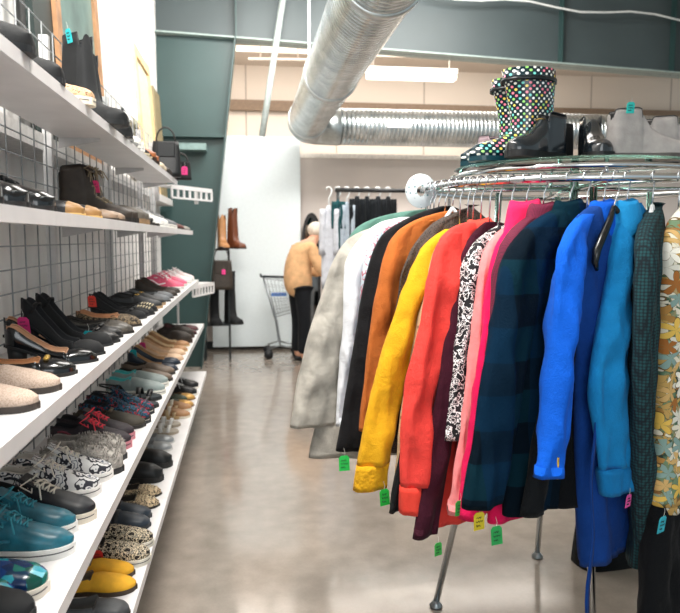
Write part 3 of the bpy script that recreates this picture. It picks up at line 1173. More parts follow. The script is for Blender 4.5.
pair(4, 172, 174.5, 'taupe brown loafer', kind='loafer', up=plain('#6a5a4c', .5, var=.2), sole='#2a241e', lining='#2e2620', L=.28)
pair(4, 177.5, 180, 'navy blue heeled shoe', kind='pump', up=plain('#1a2838', .4), sole='#14181c', lining='#b08a62', hl=.05, heel='block', tagc='#1fb6c0')
pair(4, 183, 185, 'nude beige pump', kind='pump', up=nude, sole='#c8a684', lining='#d8b28c', hl=.04, heel='block', tagc='#e8408a')
pair(4, 187.5, 189.5, 'tan and cream wedge', kind='pump', up=tan, sole='#d8c09a', lining='#e0c8a0', hl=.045, heel='wedge')
pair(4, 192, 194, 'dark brown leather clog', kind='clog', up=brn, sole='#3a2a1e', lining='#2a1e16')
pair(4, 196.5, 198, 'maroon and black flat', kind='flat', up=plain('#4a2024', .5), sole='#1c1414', lining='#2a1414')

# ---- middle shelf (3)
pair(3, 38, 60, 'beige tweed flat with dark sole', kind='loafer', up=tweed, sole='#3a322c', lining='#e3b8a0', toe='round', L=.27, Wd=.047, insets=(.018, .02), hh=.95, yaws=(2, 4))
pair(3, 76, None, 'black flat with gold bow and tan insole', kind='flat', up=blkS, sole='#16140f', lining='#c98f62', extra='bow', L=.25, insets=(.03, .0), toe='almond', yaws=(10, 0))
pair(3, 97, 88, 'black shoe with shiny patent block toe', kind='pump', up=blkS, sole='#101214', lining='#c79a78', hl=.05, heel='block', L=.24, toe='point', insets=(.015, .09), yaws=(8, 15), tagc=None)
pair(3, 104, 112, 'black suede high heel with slim heel', kind='pump', up=blkM, sole='#101418', lining='#15181c', hl=.1, heel='stiletto', L=.235, toe='almond', extra='ankle', insets=(.02, .03), hh=1.25, tagc='#d8307c', tagpos=(.015, -.04, .12), cat='heel')
pair(3, 119, 122, 'black ballet flat with bow', kind='flat', up=blk, sole='#0f1113', lining='#101214', extra='bow', accent='#0c0e10', L=.25, tagc='#1fc0cc', tagpos=(.16, -.046, .045), insets=(.02, .03))
pair(3, 133, 130, 'dark brown snakeskin flat', kind='flat', up=plain('#4a4640', .4, var=.4, scale=120), sole='#1d1a18', lining='#221e1c', L=.25, toe='almond', insets=(.01, .03))
pair(3, 141, 139, 'leopard print pointed flat', kind='flat', up=leopd, sole='#241c16', lining='#c79068', L=.25, toe='point', insets=(.012, .03))
pair(3, 146, 149, 'black pump with red price tag', kind='pump', up=blkM, sole='#101214', lining='#14161a', hl=.05, heel='block', L=.24, tagc='#f04a3c', tagpos=(.02, -.045, .105), insets=(.03, .03), extra='bow', accent='#15171a')
pair(3, 154, 157, 'black flat with pale studs', kind='flat', up=blkM, sole='#151515', lining='#101010', extra='studs', L=.25)
pair(3, 162, 165, 'charcoal buckled loafer', kind='loafer', up=plain('#2c2e30', .5), sole='#a58a68', lining='#221f1e', extra='buckle', L=.26)
pair(3, 170, 173, 'grey suede pointed flat', kind='flat', up=gry, sole='#3a3a3a', lining='#2a2a2a', toe='point', L=.25)
pair(3, 177, 180, 'black and brown low heel', kind='pump', up=brn, sole='#15120f', lining='#3a2a20', hl=.04, heel='block', L=.25)
pair(3, 184, 187, 'pink and coral sneaker with white sole', kind='sneaker', up=pnk, sole='#f0eee8', lining='#e06a8a', lace='#f4f0ee', accent='#ffffff', L=.26)
pair(3, 191, 194, 'white and pale pink sneaker', kind='sneaker', up=plain('#ecd6d6', .5), sole='#f0efe9', lining='#e8a8b4', lace='#f6f4f2', accent='#e88aa0', L=.27)

# ---- second shelf (2), near eye level
pair(2, 1, None, 'glossy black dress shoe with white highlight toe, left-most', kind='oxford', up=blkS, sole='#101010', L=.25, Wd=.05, insets=(.02, 0), lace='#141414')
pair(2, 28, 55, 'glossy black round-toed dress shoe', kind='oxford', up=blkS, sole='#0e0e0e', L=.25, Wd=.05, insets=(.03, .03), lace='#15171a', yaws=(0, 3))
pair(2, 84, 101, 'black slingback flat with gold toe', kind='flat', up=plain('#16191d', .4), sole='#c8a468', lining='#1a1c1e', L=.25, toe='almond', extra='toecap', accent='#8f6a3c', insets=(.02, .02), hh=1.1)
pair(2, 138, 133, 'dark brown lace-up ankle boot with pink tag', kind='boot', up=brn, sole='#1c1814', lining='#241d18', lace='#8a7a60', L=.29, Wd=.05, insets=(.0, .01), tall=1.65, cat='boot', tagc='#e8407a', tagpos=(.13, -.066, .17))
pair(2, 118, 125, 'taupe and tan flat with round toe', kind='flat', up=plain('#8a7460', .5, var=.2), sole='#3a2e24', lining='#2c2420', L=.24, insets=(.012, .012))
pair(2, 145, 149, 'grey cork-soled clog', kind='clog', up=plain('#5a544c', .6), sole='#8a6f50', lining='#3a322a', L=.25)
pair(2, 155, 159, 'black leather sandal', kind='sandal', up=blk, sole='#2a2622', lining='#3a3430', L=.25)
pair(2, 164, 168, 'white canvas sneaker with black stripe', kind='sneaker', up=wht, sole='#e8e6e0', lining='#2a2a2a', lace='#eeeeee', accent='#222222', L=.25)
pair(2, 173, 176.5, 'grey and black low sneaker', kind='sneaker', up=gry, sole='#e0dcd4', lining='#222222', lace='#c8c8c8', L=.25)
pair(2, 181, 184, 'burgundy and brown loafer', kind='loafer', up=plain('#5a2c28', .45), sole='#241814', lining='#2a1a14', extra='band', accent='#3a1c18', L=.25)
pair(2, 187.5, 190, 'pale silver flat', kind='flat', up=plain('#b0aca4', .35, .3), sole='#6a625a', lining='#8a8278', L=.25)

# ---- top shelf (1)
pair(1, 30, 60, 'black padded-collar shoe with grey strap', kind='oxford', up=blkM, sole='#15181c', lining='#1a2030', L=.25, Wd=.05, insets=(-.015, .0), extra='band', accent='#8a8582', hh=1.15, yaws=(-22, -26))
pair(1, 91, None, 'tan woven espadrille with cream sole', kind='slipon', up=speckle('#c9a27c', '#5a3c2a', 160, .38), sole='#e8ddc8', lining='#4a3628', L=.25, insets=(-.015, .0), yaws=(-32, 0))
pair(1, 124, 129, 'tall black pull-on boot', kind='tallboot', up=blkM, sole='#0e1012', lining='#12181c', L=.3, Wd=.06, insets=(-.05, -.02), tall=1.05, toe='round', cat='boot', tagc='#22c4cc', tagpos=(.09, -.06, .36), yaws=(-34, -30))
pair(1, 133, 137, 'light grey strappy sandal', kind='sandal', up=plain('#c9c9c9', .4), sole='#8a8a88', lining='#d8d4cc', L=.25, insets=(-.01, -.005))
pair(1, 141, 144, 'navy sneaker with white toe', kind='sneaker', up=plain('#1c2836', .5), sole='#eeece6', lining='#20242a', lace='#e8e8e8', L=.25, extra='toecap', insets=(-.01, -.005))
pair(1, 149, 151.5, 'black and cream heeled sandal', kind='pump', up=blkM, sole='#d8c8a8', lining='#cbb58e', hl=.05, heel='wedge', L=.25, insets=(-.01, -.005))
pair(1, 156, 159, 'caramel brown leather ankle boot', kind='boot', up=plain('#96562c', .4, var=.2), sole='#2e1c12', lining='#3a2416', L=.25, cat='boot', insets=(-.01, -.005))
pair(1, 164, 166, 'dark grey flat with pale toe', kind='flat', up=plain('#3a3e44', .4), sole='#b8aa92', lining='#2a2a2c', extra='toecap', accent='#cbbca4', L=.25, insets=(-.01, -.005))
pair(1, 170, 172, 'brown and black loafer', kind='loafer', up=brn, sole='#18120e', lining='#241a14', L=.25, insets=(-.01, -.005))
pair(1, 176, 178, 'dusty pink ballet flat', kind='flat', up=plain('#c08a86', .5), sole='#4a3430', lining='#3a2826', L=.25, insets=(-.01, -.005))


# ---- bags at the far end of the shelves
def handbag(label, px, Y, z, wd, hh, dp, c, strap='#15120f', tagc=None, hang=0.12):
    p = atY(px, 238, Y)
    r = empty('handbag', (p.x, Y, z), 0.1, label, 'bag')
    m = MB()
    rings = []
    for i in range(9):
        t_ = i / 8
        sx = wd / 2 * (1 - .14 * t_ ** 2)
        sy = dp / 2 * (1 - .55 * t_)
        rings.append([Vector((sx * math.copysign(abs(math.cos(a)) ** .5, math.cos(a)), sy * math.copysign(abs(math.sin(a)) ** .6, math.sin(a)), hh * t_)) for a in [2 * PI * k_ / 20 for k_ in range(20)]])
    m.rings(rings)
    m.build('bag_body', c, r, True)
    m = MB()
    m.tube([(wd * .32 * math.cos(a), 0, hh - .005 + hang * math.sin(a)) for a in [PI * k_ / 12 for k_ in range(13)]], .006, 7)
    m.build('bag_handle', plain(strap, .5), r, True)
    m = MB()
    m.box((-wd * .3, -dp * .42, hh * .55), (wd * .3, -dp * .30, hh * .98))
    bevel(m.build('bag_flap', c, r), .006)
    if tagc: price_tag(r, (0.02, -dp * .5 - .01, hh * .7), tagc, .06, rz=0)
    return r


handbag('black structured handbag with pale top at the far end of the top shelf', 168, 5.0, SH[1][0] + .0, .2, .24, .09, blk, tagc=None, hang=.1)
handbag('small black bag with pink and blue tags behind the far top shelf', 183, 5.22, SH[1][0], .14, .13, .08, blkM, tagc='#ff4a9a', hang=.06)

# ---- end stand beyond the shelves with boots on it
st = empty('boot_stand', (atY(219, 238, 8.45).x, 8.45, 0), 0, 'dark two-tier stand with boots beyond the end of the shoe shelves', 'stand')
m = MB()
ztop = 1.45 - 10 / 700 * 8.45
m.box((-.2, -.12, ztop - .02), (.12, .14, ztop))
m.build('stand_top', plain('#3a2c24', .5), st)
m = MB()
m.box((-.2, -.12, .42), (.12, .14, .44))
m.build('stand_shelf', plain('#1c2426', .5), st)
for sx in (-.19, .10):
    for sy in (-.11, .12):
        m = MB()
        m.box((sx, sy, 0), (sx + .02, sy + .02, ztop - .02))
        m.build('post', plain('#1c2426', .5), st)
for i, (dx_, c_, lab) in enumerate(((-.10, plain('#9a6a42', .4), 'light tan tall boot on the dark stand, left one'), (.02, plain('#b88456', .4), 'honey tan tall boot on the dark stand, middle one'), (.11, plain('#6a3a22', .4), 'reddish brown tall boot on the dark stand, right one'))):
    b = make_shoe('tallboot', c_, sole='#2a1c14', L=.22, Wd=.04, tall=1.2 if i < 2 else 1.45, lining='#2a1c14')
    b.location = (st.location.x + dx_, 8.52, ztop + .0005)
    b.rotation_euler = (0, 0, -PI / 2 + .5 * i - .3)
    b.scale = (1.3, 1.6, 1)
    tag(b, lab, 'boot')
for i in range(2):
    b = make_shoe('tallboot', blkM, sole='#0e0e0e', L=.26, Wd=.05, tall=1.9, lining='#0e0e0e')
    b.location = (st.location.x - .08 + .15 * i, 8.52, .4405)
    b.rotation_euler = (0, 0, -1.4 + .4 * i)
    b.scale = (1.2, 1.4, 1)
    tag(b, 'tall black boot on the lower tier of the dark stand, %s one' % ('left' if i == 0 else 'right'), 'boot')
handbag('dark brown bag with pink tag hanging at the front of the dark stand', 221, 8.2, .86, .26, .34, .1, brn, tagc='#ff4a9a', hang=.16)

# ================================================================== ROUND GARMENT RACK
RC = Vector((1.19, 2.46, 0))
RZ = 1.628
RR = 0.54
gr = empty('garment_rack', (RC.x, RC.y, 0), 0, 'round chrome clothes rack with a glass top and splayed legs, full of coats', 'clothes rack')
ch = chrome()
m = MB()
m.tube([(RR * math.cos(2 * PI * k_ / 72), RR * math.sin(2 * PI * k_ / 72), RZ) for k_ in range(72)], .0125, 12, closed=True)
m.build('hanging_rail', ch, gr, True)
m = MB()
m.tube([(RR * .82 * math.cos(2 * PI * k_ / 64), RR * .82 * math.sin(2 * PI * k_ / 64), RZ + .045) for k_ in range(64)], .009, 10, closed=True)
m.build('top_ring', ch, gr, True)
GZ = 1.695
m = MB()
m.lathe([(0.001, 0), (.425, 0), (.433, .002), (.435, .005), (.433, .008), (.425, .01), (.001, .01)], (0, 0, GZ), 96)
m.build('glass_top', glass(), gr, True)
feet = [atZ(537, 557, 0), atZ(436, 607, 0)]
fa, fb = feet[0] - RC, feet[1] - RC
print('feet', feet)
for fp in (Vector((fa.x, fa.y, 0)), Vector((fb.x, fb.y, 0)), Vector((-fa.x, -fa.y, 0)), Vector((-fb.x, -fb.y, 0))):
    fp = fp.normalized() * .48
    topp = fp.normalized() * .30
    m = MB()
    m.tube([(fp.x, fp.y, .02), (topp.x, topp.y, RZ - .75), (topp.x * .9, topp.y * .9, RZ - .01)], .0125, 10)
    m.build('leg', ch, gr, True)
    m = MB()
    m.lathe([(.001, 0), (.024, 0), (.026, .008), (.016, .02), (.012, .03)], (fp.x, fp.y, 0), 14)
    m.build('foot_glide', plain('#9aa0a2', .3, .8), gr, True)
    m = MB()
    e = fp.normalized()
    m.tube([(e.x * .0, e.y * .0, RZ), (e.x * RR, e.y * RR, RZ)], .008, 8)
    m.build('rail_arm', ch, gr, True)
    m = MB()
    m.tube([(e.x * .41, e.y * .41, RZ), (e.x * .41, e.y * .41, GZ)], .007, 8)
    m.build('glass_support', ch, gr, True)
m = MB()
m.tube([(0, 0, .55), (0, 0, GZ - .002)], .016, 12)
m.build('centre_post', ch, gr, True)


# ------------------------------------------------------------------ garments
def ringpt(al):
    a = math.radians(al)
    return Vector((RC.x + RR * math.cos(a), RC.y + RR * math.sin(a), 0))


class Plane:
    def __init__(s, al, th, contour=None, reach=None):
        s.N = ringpt(al)
        if reach:
            best = None
            for q in range(360):
                t = 182 + q * .15
                s.d = Vector((math.cos(math.radians(t)), math.sin(math.radians(t)), 0))
                pp = smooth_pts([s.sz(*c_) for c_ in contour])
                if any(abs(a) > 1.2 for a, b in pp): continue
                e = abs(sval(pp, pp[0][1] - .13) - reach)
                if best is None or e < best[0]: best = (e, t)
            th = best[1]
        s.th = th
        t_ = math.radians(th)
        s.d = Vector((math.cos(t_), math.sin(t_), 0))

    def sz(s, px, py):
        r = ray(px, py)
        den = r.x * s.d.y - r.y * s.d.x
        t_ = (s.N.x * s.d.y - s.N.y * s.d.x) / den
        p = EYE + r * t_
        return (Vector((p.x, p.y, 0)) - s.N).dot(s.d), p.z


def sval(pts, z):
    # pts list (s,z) descending z
    if z >= pts[0][1]: return pts[0][0]
    for (s0, z0), (s1, z1) in zip(pts, pts[1:]):
        if z >= z1:
            u = (z0 - z) / max(1e-6, z0 - z1)
            return s0 + (s1 - s0) * u
    return pts[-1][0]


def smooth_pts(pts, it=2):
    for _ in range(it):
        q = [pts[0]]
        for a, b in zip(pts, pts[1:]):
            q.append((a[0] * .75 + b[0] * .25, a[1] * .75 + b[1] * .25))
            q.append((a[0] * .25 + b[0] * .75, a[1] * .25 + b[1] * .75))
        q.append(pts[-1])
        pts = q
    return pts


def creases(x, sa, z, seed):
    # cloth wrinkles: stretched, ridged noise
    v = mnoise.noise(Vector((x * 30, sa * 1.3 + seed * 3.1, z * 3.4 + x * 6)))
    w_ = 1 - abs(mnoise.noise(Vector((x * 17 + seed, sa * 1.1, z * 7 - x * 14)))) * 3.2
    return v * .9 + max(-.6, w_) * .5


def panel(root, name, rows, mat, seed, fold=0.007, yoff=None, n=60, openend=True, kf=3.0, crease=.009):
    """rows: list of (z, s_lo, s_hi, half_thickness, y_center); ring lofted tube with folds"""
    rnd = random.Random(seed)
    ph = [rnd.uniform(0, 6.28) for _ in range(6)]
    rings = []
    m_ = len(rows)
    for i, (z, a, b, th, yc) in enumerate(rows):
        c, hw = (a + b) / 2, (b - a) / 2
        rg = []
        t_ = i / (m_ - 1)
        for k_ in range(n):
            an = 2 * PI * k_ / n
            ca, sa = math.cos(an), math.sin(an)
            x = c + hw * math.copysign(abs(ca) ** .8, ca)
            y = th * math.copysign(abs(sa) ** .85, sa)
            g = fold * min(1, t_ * 3 + .15)
            sx = x - c
            dpl = g * (math.sin(sx * 38 * kf / 3 + ph[0] + 2.2 * math.sin(z * 5 + ph[1])) * .8 + .6 * math.sin(sx * 75 * kf / 3 + ph[2] + 3 * math.sin(z * 3.1 + ph[3])) + .55 * math.sin(z * 33 + ph[4] + 12 * sx) * math.sin(z * 9 + ph[5]))
            y += dpl * sa * (1 if sa > 0 else 1) * (0.4 + abs(sa))
            x += 0.2 * dpl * ca * math.sin(z * 26 + ph[3])
            cr = creases(x, sa, z, seed) * crease * min(1, t_ * 4 + .2)
            rg.append(Vector((x + cr * ca * .2, y + yc + cr * sa, z)))
        rings.append(rg)
    # turn the hem inwards
    last = rings[-1]
    cc = sum(last, Vector()) / n
    for sc, dz in ((.93, .002), (.90, .03)):
        rings.append([Vector((cc.x + (p.x - cc.x) * sc, cc.y + (p.y - cc.y) * sc, p.z + dz)) for p in last])
    cc2 = sum(rings[0], Vector()) / n
    rings.insert(0, [cc2 + (p - cc2) * .15 for p in rings[0]])
    mb = MB()
    mb.rings(rings)
    return mb.build(name, mat, root, True)


def garment(name, label, cat, al, th, contour, mat, cuff=None, sw=(.15, .13), hem=None, hemflare=.03, inner=.22, collar=None, fold=.007,
            seed=1, thick=.034, body=True, cuffm=None, tags=(), lens=None, sleeve=True, hmat=None, hang='#c9cdd0', isleeve=True, bthick=None, bodyout=None,
            kf=3.0, bmat=None, reach=None, bodyc=None):
    """contour: photo points of the outer silhouette from collar to cuff; mapped onto the hanging plane"""
    P = Plane(al, th, contour, reach)
    th = P.th
    pts = [P.sz(*c_) for c_ in contour]
    z0 = pts[0][1]
    sh_i = min(range(len(pts)), key=lambda i: abs((z0 - pts[i][1]) - .12))
    zc = pts[-1][1]
    hemz = P.sz(*hem)[1] if hem else zc + .02
    if cat == 'hidden': return None
    root = empty(name, (P.N.x, P.N.y, min(hemz, zc)), math.radians(th), label, cat, 'garments on the round rack')
    zb = root.location.z
    sp = smooth_pts(pts)
    sh = sval(sp, z0 - .13)
    print('%-14s al %.1f th %.1f' % (name, al, th), 'reach shoulder %.2f cuff %.2f  topz %.2f cuffz %.2f hemz %.2f' % (sh, pts[-1][0], z0, zc, hemz))
    bpts = [P.sz(*c_) for c_ in bodyc] if bodyc else None
    # body
    rows = []
    NB = 64
    bt = bthick or thick * 1.15
    if body:
        for i in range(NB):
            t_ = i / (NB - 1)
            z = z0 + (hemz - z0) * (t_ ** 1.35)
            dz = z0 - z
            so = sval(sp, z)
            lim = sh - .035 + hemflare * max(0, (dz - .15) / .7)
            if bodyc: lim = sval(bpts, z)
            so = min(so - (.012 if dz > .08 else 0.0), lim)
            si = -min(inner * 1.02, .05 + .19 * (min(1, dz / .13)) ** .7) - hemflare * .5 * max(0, dz - .15)
            tt = bt * min(1, .45 + dz * 5)
            rows.append((z - zb, si, so, tt, 0.0))
        panel(root, 'body', rows, bmat or mat, seed, fold, kf=kf)
    # outer sleeve
    if sleeve:
        NS = 60
        rows, crow = [], []
        zt = z0 - .035
        for i in range(NS):
            t_ = i / (NS - 1)
            z = zt + (zc - zt) * (t_ ** 1.2)
            so = sval(sp, z)
            wdt = sw[0] + (sw[1] - sw[0]) * t_
            wdt *= min(1, .35 + (z0 - z) * 5)
            rows.append((z - zb, so - wdt, so, thick * (1 - .12 * t_) * min(1, .35 + (z0 - z) * 5), .012 * min(1, (z0 - z) * 5)))
        if cuffm:
            k_ = int(NS * .93)
            cr = [(z, a - .002, b + .002, t_ + .002, y_) for z, a, b, t_, y_ in rows[k_ - 1:]]
            panel(root, 'cuff', cr, cuffm, seed + 5, fold * .3)
            rows = rows[:k_]
        panel(root, 'sleeve', rows, mat, seed + 1, fold, kf=kf)
        if isleeve:
            rows = []
            for i in range(20):
                t_ = i / 19
                z = z0 - .06 + (zc + .03 - z0 + .06) * t_
                si = -inner - .02 - .04 * t_
                wdt = sw[0] * .8 * min(1, .4 + t_ * 4)
                rows.append((z - zb, si - .02, si - .02 + wdt, thick * .85 * min(1, .4 + t_ * 5), -.01))
            panel(root, 'sleeve', rows, mat, seed + 2, fold)
    if collar:
        cm, ch_, cw = collar
        mb = MB()
        rings = []
        n = 28
        for (sc, dz) in ((.72, -.04), (.76, -.004), (.84, .004), (.96, -.004), (1.15, -.03), (1.38, -.062), (1.34, -.068), (1.0, -.045)):
            rings.append([Vector((.005 + cw * sc * math.cos(2 * PI * k_ / n), .036 * sc * math.sin(2 * PI * k_ / n), z0 - zb + dz * ch_ / .04 + .01 - .010 * abs(math.sin(2 * PI * k_ / n)) - .10 * max(0, math.cos(2 * PI * k_ / n)) * max(0, sc - .75))) for k_ in range(n)])
        mb.rings(rings)
        mb.build('collar', cm, root, True)
    for (px, py, c_, sz_) in tags:
        keep = P.N.copy()
        P.N = P.N + Vector((-P.d.y, P.d.x, 0)) * (thick + .022)
        s_, z_ = P.sz(px, py)
        P.N = keep
        price_tag(root, (s_, thick + .022, z_ - zb + sz_ * .5), c_, sz_, rz=PI + random.uniform(-.2, .2), tilt=random.uniform(-.15, .15))
    # hanger, a thing of its own
    if hang:
        hm = plain(hang, .3, .7, var=.05) if hang != '#0d1113' else plain(hang, .3)
        hl_ = label.split(',')[0]
        hr = empty('clothes_hanger', (P.N.x, P.N.y, RZ), math.radians(th), '%s hanger of the %s' % ('black plastic' if hang == '#0d1113' else 'metal-hooked', ' '.join(hl_.split()[:11])), 'hanger', 'hangers on the round rack')
        mb = MB()
        R_ = .019
        q = []
        for k_ in range(11):
            a = math.radians(-35 + 215 * k_ / 10)
            q.append((R_ * math.cos(a) , 0, .0 + R_ * math.sin(a)))
        q = q[::-1]
        pts2 = [(x, 0, z) for x, _, z in q]
        endz = z0 - RZ - .012
        pts3 = pts2[::-1]
        # from tip (right-low) over the rail, down the left side to the stem
        stem = [(-R_ * .9, 0, -.02), (-.004, 0, -.045), (0, 0, min(-.06, endz))]
        mb.tube(pts3 + stem, .0024, 7)
        mb.build('hook', plain('#c9cdd0', .18, .95, var=0), hr, True)
        mb = MB()
        zn = min(-.06, endz)
        wl = min(.2, sh - .03)
        for sg, wv in ((1, wl), (-1, .17)):
            mb.tube([(0, 0, zn), (sg * wv * .3, 0, zn - .05), (sg * wv * .75, 0, zn - .12), (sg * wv, 0, zn - .17)], [.006, .008, .009, .006], 8)
        mb.build('hanger_arms', hm if hang != '#c9cdd0' else plain('#e8ebec', .4), hr, True)
    return root


G = garment
lace_m = speckle('#4c3f37', '#15110f', 210, .42)
G('jacket', 'muted green jacket, rear-most on the left of the round rack', 'jacket', 168, 184, [(425, 209), (398, 212), (370, 219), (352, 230), (345, 246), (338, 320), (330, 400)], cloth('#587f73'), collar=None, seed=11, hem=(400, 400))
G('coat', 'long pale grey wool coat with wide sleeve at the far left of the round rack', 'coat', 173, 186,
  [(400, 222), (372, 227), (350, 236), (335, 254), (320, 296), (306, 340), (296, 382), (290, 426)], cloth('#b7b2a8', bump=.9, bscale=500, var=.3), sw=(.14, .165), hem=(330, 456), seed=12, thick=.04, hemflare=.13, fold=.008)
G('shirt', 'white cotton shirt hanging between the pale grey coat and the black jacket', 'shirt', 179, 189,
  [(402, 217), (377, 222), (358, 240), (346, 258), (342, 270), (343, 320), (338, 370), (335, 425)], cloth('#e0e2e6', var=.08), sw=(.1, .07), hem=(370, 430), seed=13, thick=.026)
G('blouse', 'light blue blouse with faint pink print beside the white shirt', 'shirt', 184, 191,
  [(415, 216), (385, 226), (366, 245), (361, 270), (357, 330), (350, 380), (345, 425)], blotch('#c3d0da', '#b46a78', '#8fa0b0', 34), sw=(.08, .06), hem=(375, 420), seed=14, thick=.02)
G('jacket', 'black jacket between the white shirt and the rust brown jacket', 'jacket', 189, 193,
  [(442, 206), (420, 212), (398, 223), (380, 235), (369, 257), (363, 285), (356, 320), (346, 390), (335, 450)], cloth('#131214'), sw=(.13, .11), hem=(380, 440), seed=15, thick=.03, collar=None,
  tags=((344, 463, '#23c052', .05),))
G('jacket', 'rust brown suede jacket left of the yellow jacket', 'jacket', 194, 196,
  [(452, 210), (436, 213), (414, 220), (394, 233), (382, 255), (377, 280), (371, 310), (364, 370), (358, 430)], cloth('#b5642c', var=.12), sw=(.14, .11), hem=(390, 440), seed=16, thick=.03)
G('cardigan', 'dark brown lacy cardigan between the rust and yellow jackets', 'cardigan', 199, 200,
  [(480, 205), (458, 210), (431, 223), (411, 245), (399, 275), (394, 310), (390, 380), (385, 450)], lace_m, sw=(.1, .09), hem=(400, 460), seed=17, thick=.026, fold=.012)
G('jacket', 'mustard yellow jacket with elasticated cuff', 'jacket', 203, 202,
  [(446, 229), (434, 236), (421, 248), (411, 268), (399, 298), (384, 342), (369, 398), (358, 450), (353, 490)], cloth('#dba31c', var=.1), sw=(.12, .11), hem=(420, 470), seed=18, thick=.034,
  cuffm=cloth('#dba31c', bump=1.0, bscale=90, var=.1), fold=.007, tags=((384, 497, '#1fae3c', .05),))
G('blouse', 'tan blouse with small floral print behind the coral jacket', 'shirt', 207, 204,
  [(450, 229), (441, 238), (432, 255), (425, 280), (417, 322), (408, 370), (398, 420), (392, 490)], speckle('#bfa27c', '#8a6a52', 60, .3, third=('#8a6a52', '#cdb08c', '#a8a090')), sw=(.06, .05), hem=(425, 470), seed=19, thick=.02)
G('sweater', 'black sweater whose dark cuff shows below the coral jacket', 'sweater', 209.5, 205,
  [(470, 222), (455, 232), (440, 250), (432, 280), (420, 350), (400, 440), (387, 512)], cloth('#0c0e10'), sw=(.09, .07), hem=(425, 500), seed=20, thick=.02, tags=())
G('jacket', 'bright coral red jacket with stitched cuff', 'jacket', 213, 206,
  [(478, 221), (466, 222), (452, 227), (440, 239), (432, 258), (427, 285), (419, 330), (405, 385), (400, 440), (400, 513)], cloth('#e5453d', var=.1), sw=(.14, .105), hem=(455, 519), seed=21, thick=.036, collar=(cloth('#ef5244', var=.08), .04, .05),
  cuffm=cloth('#e84638', var=.08), fold=.009)
G('cardigan', 'dark maroon cardigan with its cuff hanging lowest below the coral jacket', 'cardigan', 216.5, 207,
  [(485, 222), (470, 235), (458, 262), (448, 310), (436, 380), (424, 460), (411, 538)], cloth('#3a0f20'), sw=(.1, .09), hem=(455, 505), seed=22, thick=.022, tags=((438, 549, '#3cae4a', .04),))
G('blouse', 'black and white scroll patterned blouse right of the coral jacket', 'shirt', 220, 208,
  [(500, 225), (488, 231), (474, 243), (465, 258), (461, 280), (457, 325), (449, 390), (443, 440)], blotch('#15151a', '#f0eeee', '#e6dcdc', 48), sw=(.075, .075), hem=(480, 440), seed=23, thick=.03, bmat=blotch('#15151a', '#f0eeee', '#e6dcdc', 48), hang='#0d1113')
G('shirt', 'pale pink shirt behind the hot pink top', 'shirt', 224.5, 209,
  [(512, 222), (498, 232), (486, 245), (478, 270), (472, 310), (466, 380), (455, 450), (446, 514)], cloth('#ee8f8f', var=.1), sw=(.07, .07), hem=(490, 500), seed=24, thick=.024, hang='#0d1113', tags=((460, 508, '#2cb14a', .045),))
G('jacket', 'hot pink jacket with raised padded collar', 'jacket', 229.5, 210,
  [(548, 205), (530, 208), (512, 222), (497, 242), (489, 268), (483, 310), (474, 380), (466, 450), (459, 519)], cloth('#e5175a', var=.12), sw=(.09, .09), hem=(500, 520), seed=25, thick=.03, collar=(cloth('#ff2c66', var=.1), .085, .075))
G('blazer', 'burgundy textured blazer left of the dark plaid coat', 'jacket', 235, 211,
  [(560, 206), (543, 210), (522, 220), (506, 236), (498, 258), (493, 300), (484, 370), (474, 430), (466, 500)], knit_mat('#6d1838', '#4a1028', 220), sw=(.1, .09), hem=(500, 500), seed=26, thick=.03, collar=(knit_mat('#7a2040', '#561430', 220), .04, .06), tags=((479, 521, '#e8d030', .05),))
plm = plaid_mat()
G('coat', 'long dark navy and green plaid wool coat', 'coat', 243, 206,
  [(582, 203), (565, 206), (548, 212), (527, 226), (509, 247), (499, 275), (493, 320), (483, 365), (474, 425), (461, 508)], plm, sw=(.17, .13), hem=(548, 503), seed=27, thick=.042, collar=(plm, .045, .06), fold=.006,
  hemflare=.03, tags=((496, 535, '#1f9a4c', .05),))
G('sweater', 'black sweater with sleeve showing under the hem of the plaid coat', 'sweater', 248, 209,
  [(592, 215), (578, 225), (566, 245), (556, 300), (545, 380), (530, 450), (519, 516)], cloth('#080c10'), sw=(.09, .085), hem=(565, 505), seed=28, thick=.03, inner=.26)
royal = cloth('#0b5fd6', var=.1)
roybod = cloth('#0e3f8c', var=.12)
rb = G('trench_coat', 'long royal blue trench coat with hanging belt', 'coat', 253, 214,
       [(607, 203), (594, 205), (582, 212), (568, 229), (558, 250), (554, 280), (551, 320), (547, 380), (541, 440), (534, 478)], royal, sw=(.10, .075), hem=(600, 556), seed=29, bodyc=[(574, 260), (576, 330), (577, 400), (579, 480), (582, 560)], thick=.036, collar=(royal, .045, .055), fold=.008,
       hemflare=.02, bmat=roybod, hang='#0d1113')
G('shirt', 'bright azure denim shirt with buttoned cuff', 'shirt', 260, 215,
  [(637, 203), (627, 205), (618, 219), (611, 240), (605, 280), (594, 340), (587, 385), (592, 430), (600, 495)], cloth('#1583c4', var=.12), sw=(.24, .18), hem=(612, 488), seed=30, thick=.036, collar=(cloth('#1f8fce', var=.1), .04, .045),
  cuffm=cloth('#1278b8', var=.1), tags=((629, 501, '#e85aa8', .04), (641, 511, '#2aa7b4', .045)), isleeve=False, inner=.16)
G('sweater', 'dark teal open knit sweater between the azure shirt and the leaf print top', 'sweater', 268, 230,
  [(662, 204), (653, 208), (645, 222), (640, 250), (637, 320), (636, 400), (636, 470), (637, 545)], knit_mat('#081820', '#17494e', 105), sw=(.1, .09), hem=(650, 540), seed=31, thick=.03, fold=.004, isleeve=False, inner=.14)
